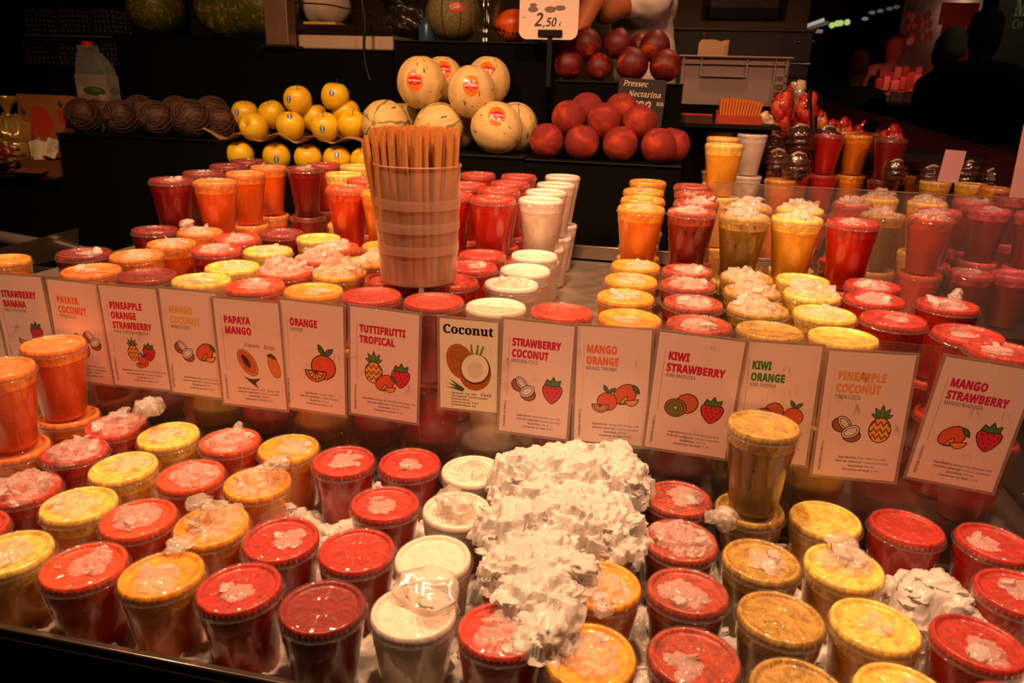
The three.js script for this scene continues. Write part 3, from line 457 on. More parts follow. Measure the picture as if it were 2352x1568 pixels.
{ // drops of water on the divider and the signs
  const r = rng(3), L = [], d = new THREE.SphereGeometry(1, 7, 5);
  for (let k = 0; k < 260; k++) { const x = -.95 + r() * 1.4, y = Y(.27 + r() * .25), s = .0006 + r() * r() * .0014; L.push(d.clone().scale(s, s * 1.3, s * .5).translate(x, y, GLASS1 + .0046)); }
  solo('water_drops', merge(L), M(0xffffff, { transmission: 1, thickness: .002, roughness: .02, ior: 1.33 }), 'beads of condensation on the sign divider', 'water', null, null, 'stuff');
}

// ---------------------------------------------------------------- straw holder
{
  const p = atH(962, 641, H2 - .005), t = thing('straw_holder', 'tall frosted plastic tub of orange straws standing on red juice lids', 'straw holder', V(p.x, Y(H2) + .0035, p.z));
  const frost = M(0xe4c4a8, { transmission: .78, thickness: 0, roughness: .3, side: THREE.DoubleSide });
  part('tub', lathe([[.0001, .002], [.050, .002], [.0535, .005], [.0578, .158], [.0592, .1585], [.0592, .161], [.0574, .161]], 48), frost, t);
  const bands = []; for (const y of [.045, .075, .105]) bands.push(lathe([[.0545 + y * .03, y], [.0545 + y * .03, y + .013]], 48));
  part('band', merge(bands), M(0xf0d8c4, { transmission: .84, thickness: 0, roughness: .4, side: THREE.DoubleSide }), t);
  const sm = M(0xd09050, { roughness: .35, transmission: .25, thickness: 0, side: THREE.DoubleSide }), r = rng(12);
  const sg = new THREE.CylinderGeometry(.0037, .0037, 1, 10, 1, true);
  let n = 0;
  for (let i = 0; i < 400 && n < 120; i++) {
    const a = r() * 6.28, u = Math.sqrt(r()) * .044, bx = Math.cos(a) * u, bz = Math.sin(a) * u, sp = .0 + u / .044 * .012;
    const lo = V(bx, .006, bz), hi = V(bx * 1.12 + (r() - .5) * .012 + Math.cos(a) * sp * .4, .207 + r() * .004 - u * .09, bz * 1.12 + (r() - .5) * .012 + Math.sin(a) * sp * .4), d = hi.clone().sub(lo), m = part('straw', sg, sm, t, lo.clone().add(hi).multiplyScalar(.5));
    m.scale.y = d.length(); m.quaternion.setFromUnitVectors(V(0, 1, 0), d.normalize()); n++;
  }
  for (const [bx, bz, hx, hz, top] of [[-.040, .02, -.062, .024, .196], [-.042, .012, -.068, .018, .188], [-.03, .038, -.040, .045, .197], [-.02, .042, -.030, .047, .198], [-.01, .043, -.020, .048, .197]]) {
    const lo = V(bx, .006, bz), hi = V(hx, top, hz), d = hi.clone().sub(lo), m = part('straw', sg, sm, t, lo.clone().add(hi).multiplyScalar(.5)); m.scale.y = d.length(); m.quaternion.setFromUnitVectors(V(0, 1, 0), d.normalize());
  }
}
// ---------------------------------------------------------------- fruit
function fruitGeo(R, radial, seg = 30) { const g = new THREE.SphereGeometry(1, seg, Math.round(seg * .75)), p = g.attributes.position, d = V(0, 0, 0); for (let i = 0; i < p.count; i++) { d.set(p.getX(i), p.getY(i), p.getZ(i)); const k = radial(d) * R; p.setXYZ(i, d.x * k, d.y * k, d.z * k); } g.computeVertexNormals(); return g; }
function patchGeo(R, radial, dir, w, h, round = true, lift = 1.008) { // a sticker that follows the skin
  const d = dir.clone().normalize(), s = V(0, 1, 0).cross(d).normalize(), u = d.clone().cross(s), n = 12, g = new THREE.PlaneGeometry(1, 1, n, n), p = g.attributes.position, q = V(0, 0, 0);
  for (let i = 0; i < p.count; i++) { let a = p.getX(i) * 2, b = p.getY(i) * 2; if (round) { const m = Math.max(Math.abs(a), Math.abs(b)), l = Math.hypot(a, b) || 1; a *= m / l; b *= m / l; } q.copy(d).addScaledVector(s, a * w / 2 / R).addScaledVector(u, b * h / 2 / R).normalize(); const k = radial(q) * R * lift; p.setXYZ(i, q.x * k, q.y * k, q.z * k); if (round) g.attributes.uv.setXY(i, .5 + a / 2, .5 + b / 2); }
  g.computeVertexNormals(); return g;
}
const ang = (d) => Math.acos(Math.max(-1, Math.min(1, d.y)));
const appleR = (d) => { const t = ang(d); return .97 + .03 * Math.cos(2 * t - .6) - .30 * Math.exp(-((t / .33) ** 2)) - .16 * Math.exp(-(((Math.PI - t) / .3) ** 2)) - .05 * t / Math.PI; };
const peachR = (d) => { const t = ang(d), f = Math.atan2(d.z, d.x); return 1 - .045 * Math.exp(-((f / .16) ** 2)) * Math.sin(t) - .16 * Math.exp(-((t / .28) ** 2)) + .035 * Math.exp(-(((Math.PI - t) / .22) ** 2)); };
const nectR = (d) => { const t = ang(d), f = Math.atan2(d.z, d.x); return .99 - .035 * Math.exp(-((f / .14) ** 2)) * Math.sin(t) + .085 * Math.exp(-((t / .30) ** 2)) + .03 * d.y; };
const melonR = (d) => { const f = Math.atan2(d.z, d.x), t = ang(d); return 1 + .07 * d.y * d.y + .008 * Math.cos(f * 10) * Math.sin(t) - .05 * Math.exp(-((t / .16) ** 2)) - .03 * Math.exp(-(((Math.PI - t) / .15) ** 2)); };
const fbm = (u, v, f, s) => tile(u, v, f, s) + .5 * tile(u, v, f * 2.1, s + 3) + .25 * tile(u, v, f * 4.3, s + 7);
const lerp = (a, b, t) => a.map((x, i) => x + (b[i] - x) * Math.max(0, Math.min(1, t)));
const specks = (n, seed, smin, smax) => { const r = rng(seed); return Array.from({ length: n }, () => [r(), .06 + r() * .88, smin + r() * (smax - smin), r() < .4 ? 3.5 : 1.2]); };
const near = (l, u, v) => { for (const [a, b, s, k] of l) { let du = Math.abs(u - a); if (du > .5) du = 1 - du; if ((du * 1.8 / s) ** 2 + ((v - b) / (s * k)) ** 2 < 1) return true; } return false; };
const dots = specks(160, 8, .0025, .004);
const appleMats = [0, 1].map(k => M(0xffffff, { roughness: .35, clearcoat: .25, clearcoatRoughness: .3, map: data(128, (u, v) => { const c = lerp([.90, .78, .13], [.88, .66, .10], .3 + .9 * fbm(u, v, .9, 4 + k * 9)); return near(dots, u, v) ? c.map(x => x * .8) : c; }) }));
const peachMats = [0, 1, 2].map(k => M(0xffffff, { roughness: .8, sheen: .12, sheenColor: new THREE.Color(0xd09080), sheenRoughness: .6, map: data(128, (u, v) => lerp([.46, .09, .05], [.72, .26, .07], .05 + 1.1 * fbm(u, v, .8, 2 + k * 5) + .05 * (rnd() - .5))) }));
const nectMats = [0, 1, 2].map(k => M(0xffffff, { roughness: .5, map: data(128, (u, v) => lerp([.36, .05, .03], [.78, .34, .06], -.1 + 1.3 * fbm(u, v, .75, 20 + k * 6) + .05 * (rnd() - .5))) }));
const melonSp = [specks(46, 5, .006, .013), specks(30, 15, .006, .014), specks(60, 25, .005, .010)];
const melonMats = melonSp.map((sp, k) => M(0xffffff, { roughness: .55, map: data(256, (u, v) => { let c = lerp([.86, .74, .46], [.80, .70, .48], .5 + fbm(u, v, 1.2, 30 + k * 4)); c = c.map(x => x * (1 + .03 * Math.cos(u * 62.8))); if (k === 1 && Math.abs(((u * 5 + .12 * tile(u, v, 2, 6)) % 1) - .5) < .055) c = lerp(c, [.42, .42, .18], .8); return near(sp, u, v) ? [.30, .31, .12] : c; }) }));
const stemMat = M(0x4a3018), appleG = fruitGeo(.0405, appleR), peachG = fruitGeo(.0425, peachR), nectG = fruitGeo(.037, nectR), melonG = fruitGeo(.061, melonR, 40);
const blueSticker = M(0xffffff, { roughness: .4, side: THREE.DoubleSide, map: canvas(128, 160, (c) => { c.fillStyle = '#2a5a9c'; c.fillRect(0, 0, 128, 160); c.strokeStyle = '#e8eef4'; c.lineWidth = 8; c.beginPath(); c.moveTo(64, 14); for (let k = 0; k < 9; k++) c.lineTo(k % 2 ? 40 : 86, 22 + k * 15); c.stroke(); }) });
const delMonte = M(0xffffff, { roughness: .25, clearcoat: .6, side: THREE.DoubleSide, map: canvas(320, 400, (c) => {
  c.fillStyle = '#f0701c'; c.fillRect(0, 0, 320, 400); c.strokeStyle = '#f8a040'; c.lineWidth = 5; for (let k = 0; k < 26; k++) { const a = k * .2417; c.beginPath(); c.moveTo(160 + Math.cos(a) * 120, 200 + Math.sin(a) * 150); c.lineTo(160 + Math.cos(a) * 175, 200 + Math.sin(a) * 215); c.stroke(); }
  const shield = (g) => { c.beginPath(); c.moveTo(30 - g, 200); c.bezierCurveTo(20 - g, 140 - g, 90, 120 - g, 110, 132 - g); c.bezierCurveTo(130, 104 - g, 190, 104 - g, 210, 132 - g); c.bezierCurveTo(240, 116 - g, 304 + g, 140 - g, 292 + g, 200); c.bezierCurveTo(300 + g, 262 + g, 230, 280 + g, 210, 262 + g); c.bezierCurveTo(190, 296 + g, 130, 296 + g, 110, 262 + g); c.bezierCurveTo(80, 280 + g, 20 - g, 260 + g, 30 - g, 200); };
  shield(10); c.fillStyle = '#2a5030'; c.fill(); shield(5); c.fillStyle = '#f4c860'; c.fill(); shield(0); c.fillStyle = '#c41c2c'; c.fill();
  c.fillStyle = '#fff0e0'; c.font = 'bold 52px serif'; c.textAlign = 'center'; c.save(); c.translate(160, 216); c.scale(.92, 1.1); c.fillText('Del Monte', 0, 0); c.restore(); c.font = '22px sans-serif'; c.fillText('Quality', 160, 252);
}) });
const towards = (p) => eye.clone().sub(p).normalize();
function turnTo(o, from, to) { o.quaternion.setFromUnitVectors(from.clone().normalize(), to.clone().normalize()); }
const shelf = []; // black risers
function riser(px0, px1, py, z, depth, label, name = 'display_riser', lip = .006) {
  const a = atZ(px0, py, z), b = atZ(px1, py, z), top = (a.y + b.y) / 2, bottom = Y(.605), t = thing(name, label, 'riser', V((a.x + b.x) / 2, bottom, z - depth / 2), 'black fruit risers');
  const w = b.x - a.x; part('riser_body', box(w, top - bottom - .004, depth, 0, (top - bottom - .004) / 2, 0), blackMatt, t); part('top_board', rbox(w + .002, .004, depth + lip, .0015, 0, top - bottom - .002, lip / 2), black, t);
  return { top, z, x0: a.x, x1: b.x };
}
const rPeach = riser(1207, 1566, 373, -1.82, .16, 'black riser under the peaches');
const rNect = riser(1273, 1570, 188, -1.99, .16, 'taller black riser under the nectarines');
const rMelon = riser(838, 1204, 352, -1.82, .16, 'black riser under the speckled cream melons');
const rApple = riser(500, 836, 404, -1.80, .18, 'low black riser under the yellow apples');
const rAvo = riser(132, 498, 314, -1.80, .2, 'black riser under the netted fruit');
const rCanta = riser(905, 1262, 95, -2.03, .2, 'tall black riser carrying the netted green melon');
const rBig = riser(268, 604, 82, -2.08, .3, 'tall black riser under the large green melons');
const rBerry = riser(20, 266, 154, -2.02, .22, 'black riser under the berry boxes');
const rScale = riser(606, 903, 112, -2.06, .4, 'black table under the weighing scale');
{ // chalkboard standing before the nectarine riser
  const p = atZ(1471, 236, -1.972), k = pxPerM(p), w = 107 / k, h = 104 / k, t = thing('chalkboard_sign', 'small black chalkboard with handwritten nectarine price behind the peaches', 'sign', p);
  t.rotation.z = -.04;
  const map = canvas(420, 400, (c) => { c.fillStyle = '#26211d'; c.fillRect(0, 0, 420, 400); c.fillStyle = '#e8d8c0'; c.strokeStyle = '#e8d8c0'; c.lineWidth = 2; c.font = 'italic 62px serif'; c.fillText('Pressec', 36, 66); c.fillText('Nectarina', 90, 150); c.font = 'italic 112px serif'; c.lineWidth = 5; c.strokeText("2'99", 84, 268); c.font = 'italic 40px serif'; c.fillText('Kilo', 348, 214); });
  const sh = new THREE.Shape(), r = .008; sh.moveTo(-w / 2 + r, -h / 2); sh.lineTo(w / 2 - r, -h / 2); sh.quadraticCurveTo(w / 2, -h / 2, w / 2, -h / 2 + r); sh.lineTo(w / 2, h / 2 - r); sh.quadraticCurveTo(w / 2, h / 2, w / 2 - r, h / 2); sh.lineTo(-w / 2 + r, h / 2); sh.quadraticCurveTo(-w / 2, h / 2, -w / 2, h / 2 - r); sh.lineTo(-w / 2, -h / 2 + r); sh.quadraticCurveTo(-w / 2, -h / 2, -w / 2 + r, -h / 2);
  const g = new THREE.ExtrudeGeometry(sh, { depth: .003, bevelEnabled: false }), uv = g.attributes.uv, q = g.attributes.position; for (let i = 0; i < uv.count; i++) uv.setXY(i, q.getX(i) / w + .5, q.getY(i) / h + .5);
  part('board', g, M(0xffffff, { map, roughness: .7 }), t);
  part('spike', box(.006, .10, .003, 0, -h / 2 - .045, -.002), black, t);
}
// [px, py, z, on the shelf]
const PEACH = [[1255, 335, -1.865, 1], [1336, 335, -1.865, 1], [1424, 338, -1.865, 1], [1512, 342, -1.865, 1], [1546, 320, -1.915, 1], [1306, 271, -1.895], [1388, 277, -1.895], [1470, 280, -1.895], [1348, 252, -1.945], [1427, 254, -1.945]];
PEACH.forEach(([px, py, z, on], i) => {
  const p = atZ(px, py, z); if (on) p.y = rPeach.top + .0415;
  const how = on ? (i === 4 ? 'peach at the riser end behind the front row' : `peach in the bottom row, ${ROWS[i]} from the melons`) : i < 8 ? `peach on the upper layer, ${ROWS[i - 5]} from the melons` : `peach at the back of the pile, ${i === 8 ? 'beside' : 'under'} the chalkboard`;
  const o = thing('peach', `fuzzy red ${how}`, 'peach', p, 'peaches on the black riser'); o.rotation.set(rnd() * .9 - .2, rnd() * 6, rnd() * .8);
  part('peach_skin', peachG, peachMats[i % 3], o); part('stem_end', cyl(.003, .004, .003, 8, 0, .0345, 0), stemMat, o);
});
const NECT = [[1306, 155, -2.03, 1], [1376, 161, -2.035, 1], [1452, 156, -2.03, 1], [1527, 160, -2.03, 1], [1345, 104, -2.055, 0, 1.12], [1420, 102, -2.055, 0, 1], [1504, 108, -2.055, 0, 1.05], [1299, 106, -2.10, 0, .95], [1470, 110, -2.10, 0, .9]];
NECT.forEach(([px, py, z, on, s = 1], i) => {
  const p = atZ(px, py, z); if (on) { s = [1, .9, 1.12, 1.08][i]; p.y = rNect.top + .0375 * s; }
  const o = thing('nectarine', on ? `smooth dark red nectarine in the bottom row, ${ROWS[i]} from the price stand` : i < 7 ? `smooth dark red nectarine on the top layer, ${ROWS[i - 4]} from the price stand` : i === 7 ? 'dark red nectarine at the back beside the price stand' : 'orange nectarine at the back of the top layer', 'nectarine', p, 'nectarines on the tall riser');
  o.rotation.set((rnd() - .5) * .7, rnd() * 6, (rnd() - .5) * .7); o.scale.setScalar(s);
  part('nectarine_skin', nectG, nectMats[i === 8 ? 1 : i % 3], o); part('stem_end', cyl(.002, .003, .003, 8, 0, .0405, 0), stemMat, o);
});
const GM = 'cream melons on the riser';
const MELON = [ // px, py, z, scale, skin, pole direction (x, y, z), sticker direction or null, label
  [967, 190, -1.90, 1.0, 0, [0, 1, .1], [-.28, .08, 1], 'speckled cream melon on top with an oval orange sticker facing out'],
  [1083, 211, -1.89, .98, 2, [.1, 1, .1], [-.02, .25, 1], 'speckled cream melon on top, second, sticker tilted upward'],
  [1016, 184, -1.985, .92, 0, [0, 1, 0], [.1, .55, 1], 'cream melon half hidden behind the top one, sticker edge showing'],
  [1121, 186, -1.975, .94, 0, [.1, 1, 0], [-.1, .5, 1], 'cream melon behind the second top one with a sticker'],
  [885, 279, -1.885, 1.0, 1, [-.12, .08, 1], null, 'pale melon turned with its stem end outward beside the apples'],
  [1008, 292, -1.885, .98, 1, [1, .4, -.2], null, 'pale melon with a green stripe behind the straws'],
  [1141, 293, -1.885, 1.04, 2, [1, -.5, .35], [-.02, .55, 1], 'speckled melon at the riser edge with a sticker on top'],
  [1182, 285, -1.965, 1.0, 1, [.2, 1, .3], null, 'cream melon with broad green streaks behind the front one'],
  [925, 262, -1.975, .9, 1, [0, 1, 0], null, 'pale melon mostly hidden behind the stem-end melon'],
  [1050, 270, -1.975, .9, 1, [0, 1, 0], null, 'pale melon mostly hidden below the two top melons'],
];
MELON.forEach(([px, py, z, s, k, pole, st, label], i) => {
  const p = atZ(px, py, z); if (i >= 4) p.y = rMelon.top + .0605 * s;
  const o = thing('cream_melon', label, 'melon', p, GM); o.scale.setScalar(s);
  const q = new THREE.Quaternion().setFromUnitVectors(V(0, 1, 0), V(...pole).normalize());
  const m = part('rind', melonG, melonMats[k], o); m.quaternion.copy(q);
  const e = part('stem_scar', cyl(.006, .008, .004, 12, 0, .0618, 0), M(0x9a7a48), o); e.quaternion.copy(q);
  if (st) { const f = towards(p), side = V(0, 1, 0).cross(f).normalize(), d = f.clone().addScaledVector(side, st[0]).addScaledVector(V(0, 1, 0), st[1]); const loc = d.applyQuaternion(q.clone().invert()); const up = V(0, 1, 0).applyQuaternion(q.clone().invert()); const dd = loc.normalize(), g = stickerAt(.061, melonR, dd, up, .043, .054); const mm = part('sticker', g, delMonte, m); mm.userData.label = 'orange oval sticker with a red shield'; }
});
function stickerAt(R, radial, d, up, w, h) { const s = up.clone().cross(d).normalize(), u = d.clone().cross(s), n = 12, g = new THREE.PlaneGeometry(1, 1, n, n), p = g.attributes.position, q = V(0, 0, 0); for (let i = 0; i < p.count; i++) { let a = p.getX(i) * 2, b = p.getY(i) * 2; const m = Math.max(Math.abs(a), Math.abs(b)), l = Math.hypot(a, b) || 1; a *= m / l; b *= m / l; q.copy(d).addScaledVector(s, a * w / 2 / R).addScaledVector(u, b * h / 2 / R).normalize(); const k = radial(q) * R * 1.008; p.setXYZ(i, q.x * k, q.y * k, q.z * k); g.attributes.uv.setXY(i, .5 + a / 2, .5 + b / 2); } g.computeVertexNormals(); return g; }
{ // yellow apples: a bottom layer on the riser, a pulp tray, a layer in the tray, two on top
  const lay = (px, py, z, label, st, tip = 0, y) => {
    const p = atZ(px, py, z); if (y) p.y = y;
    const o = thing('apple', label, 'apple', p, 'yellow apples on the riser'); o.rotation.set(tip, rnd() * .6, (rnd() - .5) * .5);
    const sk = part('apple_skin', appleG, appleMats[rnd() < .5 ? 0 : 1], o); part('stem', bar(V(0, .026, 0), V(.004, .046, .002), .0011, 6), stemMat, o);
    if (st) { const q = new THREE.Quaternion().setFromEuler(o.rotation).invert(), f = towards(p), side = V(0, 1, 0).cross(f).normalize(), d = f.addScaledVector(side, st[0]).addScaledVector(V(0, 1, 0), st[1]).normalize().applyQuaternion(q), m = part('sticker', stickerAt(.0405, appleR, d, V(0, 1, 0).applyQuaternion(q), .014, .020), blueSticker, sk); m.userData.label = 'blue sticker'; }
  };
  const z0 = -1.87, b = rApple.top + .039;
  [[553, 'first'], [636, 'second'], [708, 'third'], [775, 'fourth'], [838, 'fifth']].forEach(([px, w], i) => lay(px, 357, z0, `yellow apple under the pulp tray, ${w} from the netted fruit`, [null, [-.05, -.15], null, [-.05, .4]][i], .4, b));
  const y1 = atZ(660, 290, -1.875).y;
  [[584, 292, -1.875, 'hollow stem end outward', null, 1.25], [667, 290, -1.875, 'plain side outward', [0, .9], .2], [747, 293, -1.87, 'blue sticker on its side', [-.2, -.1], .3], [808, 287, -1.88, 'beside the pale melon', null, .5]].forEach(([px, py, z, w, st, tip]) => lay(px, py, z, `yellow apple at the pulp tray front, ${w}`, st, tip));
  [[563, 264, -1.945, 'above the tray corner with sticker', [-.7, .2], .2], [626, 264, -1.945, 'below the topmost apple', null, .3], [724, 272, -1.95, 'between the two top apples', null, 0], [796, 262, -1.95, 'against the melons', null, .2]].forEach(([px, py, z, w, st, tip]) => lay(px, py, z, `yellow apple in the second tray row, ${w}`, st, tip));
  lay(684, 231, -1.915, 'yellow apple on top of the pile with a blue sticker', [-.75, .1], .35); lay(770, 223, -1.93, 'pointed yellow apple on top of the pile, stem up', [-.25, .3], .1);
  const P = [], idx = [], nx = 44, nz = 14, g = new THREE.BufferGeometry(), a = atZ(470, 306, -1.84), e = atZ(832, 318, -1.84);
  for (let j = 0; j <= nz; j++) for (let i = 0; i <= nx; i++) { const u = i / nx, v = j / nz, x = a.x + (e.x - a.x) * u, z = -1.835 - .17 * v; P.push(x, a.y + (e.y - a.y) * u - .006 + .010 * Math.cos(u * 27) * (1 - v * .3) + .006 * noise.noise(u * 9, v * 4, 3) + (u < .08 ? .012 * (1 - u / .08) * Math.sin(v * 9 + 1) : 0), z + .010 * Math.cos(u * 27 + 1)); }
  for (let j = 0; j < nz; j++) for (let i = 0; i < nx; i++) { const k = j * (nx + 1) + i; idx.push(k, k + 1, k + nx + 1, k + 1, k + nx + 2, k + nx + 1); }
  const top = P.length / 3; for (let k = 0; k < top; k++) P.push(P[3 * k], P[3 * k + 1] - .0022, P[3 * k + 2]); const m = idx.length; for (let k = 0; k < m; k += 3) idx.push(idx[k] + top, idx[k + 2] + top, idx[k + 1] + top);
  for (let i = 0; i < nx; i++) idx.push(i, i + top, i + 1, i + 1, i + top, i + top + 1);
  g.setAttribute('position', new THREE.Float32BufferAttribute(P, 3)); g.setIndex(idx); g.computeVertexNormals();
  solo('pulp_tray', g, M(0x9a7448, { roughness: .95, side: THREE.DoubleSide }), 'wavy brown moulded pulp tray between the layers of yellow apples', 'tray');
}
{ // fruit in black nets
  const skin = [0, 1].map(k => M(0xffffff, { roughness: .6, map: data(128, (u, v) => lerp([.16, .07, .03], [.46, .20, .06], .3 + fbm(u, v, 1.2, 44 + k * 7))) })), net = M(0x5a4a3c, { roughness: .45 });
  const body = fruitGeo(.046, (d) => 1 - .06 * d.y - .05 * Math.exp(-((ang(d) / .3) ** 2)), 24), L = [];
  for (let k = 0; k < 16; k++) for (const s of [1, -1]) { const pts = []; for (let j = 0; j <= 16; j++) { const t = .12 + j / 16 * 2.9, f = k * Math.PI / 8 + s * t * .75, r = .0475 * (1 - .06 * Math.cos(t)); pts.push(V(Math.sin(t) * Math.cos(f) * r, Math.cos(t) * r, Math.sin(t) * Math.sin(f) * r)); } L.push(tube(pts, .0009, 20, 3)); }
  const netG = merge(L);
  [[188, 266, -1.86, 1], [274, 268, -1.86, 1], [357, 272, -1.86, 1], [440, 279, -1.85, 1.08], [502, 270, -1.90, .95], [232, 240, -1.94, .95], [317, 238, -1.95, 1], [405, 240, -1.95, 1], [484, 244, -1.95, 1.05]].forEach(([px, py, z, s], i) => {
    const p = atZ(px, py, z); p.y = rAvo.top + .0445 * s + (i > 4 ? .012 : 0);
    const o = thing('netted_fruit', i < 5 ? `dark fruit in black netting, front row, ${ROWS[i]} from the oil bottle` : `dark fruit in black netting, back row, ${ROWS[i - 5]} from the oil bottle`, 'fruit', p, 'fruit in black nets');
    o.scale.set(s, s * .95, s); o.rotation.set(1.2 + rnd() * .8, rnd() * 1.6 - .8, rnd() * .6 - .3); part('fruit_skin', body, skin[i % 2], o); part('net', netG, net, o);
  });
}
{ // large green melons and the netted one
  const veins = (k) => data(256, (u, v) => { const n = Math.abs(fbm(u * 1, v * 1, 1.6, 60 + k * 9)) < .045 || Math.abs(fbm(u, v, 2.6, 71 + k * 9)) < .03, c = lerp([.34, .33, .09], [.24, .27, .08], .5 + fbm(u, v, 2, 8 + k)); return n ? lerp(c, [.66, .58, .30], .75) : c; });
  const gs = [.35, .85].map(e => fruitGeo(.088, (d) => 1 + e * d.y * d.y, 40));
  [[357, 14, -2.2, [.5, .05, 1], .95, 'large green veined melon turned end outward on the tall riser'], [566, 18, -2.2, [1, .04, .12], 1.02, 'large green veined melon lying lengthwise beside the steel post']].forEach(([px, py, z, pole, s, label], k) => {
    const p = atZ(px, py, z); p.y = rBig.top + .0875 * s; const o = thing('green_melon', label, 'melon', p, 'large green melons'); o.scale.setScalar(s); turnTo(o, V(0, 1, 0), V(...pole));
    part('rind', gs[k], M(0xffffff, { map: veins(k), roughness: .5 }), o); part('stem_scar', cyl(.006, .009, .006, 10, 0, k ? .163 : .118, 0), M(0x7a5a30), o);
  });
  const p = atZ(1042, 28, -2.12); p.y = rCanta.top + .074; const o = thing('netted_melon', 'round netted cantaloupe with green ribs and a red oval label', 'melon', p);
  const netT = data(256, (u, v) => { const st = Math.abs(((u * 9) % 1) - .5) > .46, n = tile(u, v, 14, 3); return st ? [.20, .26, .12] : lerp([.50, .44, .26], [.34, .32, .18], .5 + n * 1.4); });
  const rr = (d) => 1 - .012 * Math.abs(Math.cos(Math.atan2(d.z, d.x) * 4.5)); part('rind', fruitGeo(.075, rr, 36), M(0xffffff, { map: netT, roughness: .75 }), o);
  const f = towards(p).addScaledVector(V(1, 0, 0), .12).addScaledVector(V(0, 1, 0), .22).normalize();
  const lab = M(0xffffff, { roughness: .35, side: THREE.DoubleSide, map: canvas(200, 128, (c) => { c.fillStyle = '#c8241c'; c.fillRect(0, 0, 200, 128); c.save(); c.translate(100, 64); c.rotate(-.2); c.fillStyle = '#8a6a28'; c.fillRect(-64, -26, 128, 52); c.fillStyle = '#d8b868'; for (let k = 0; k < 9; k++) c.fillRect(-54 + k * 12, -12, 7, 22 - (k % 3) * 5); c.restore(); }) });
  const m = part('label', stickerAt(.075, rr, f, V(0, 1, 0), .042, .026), lab, o); m.userData.label = 'red oval label';
}
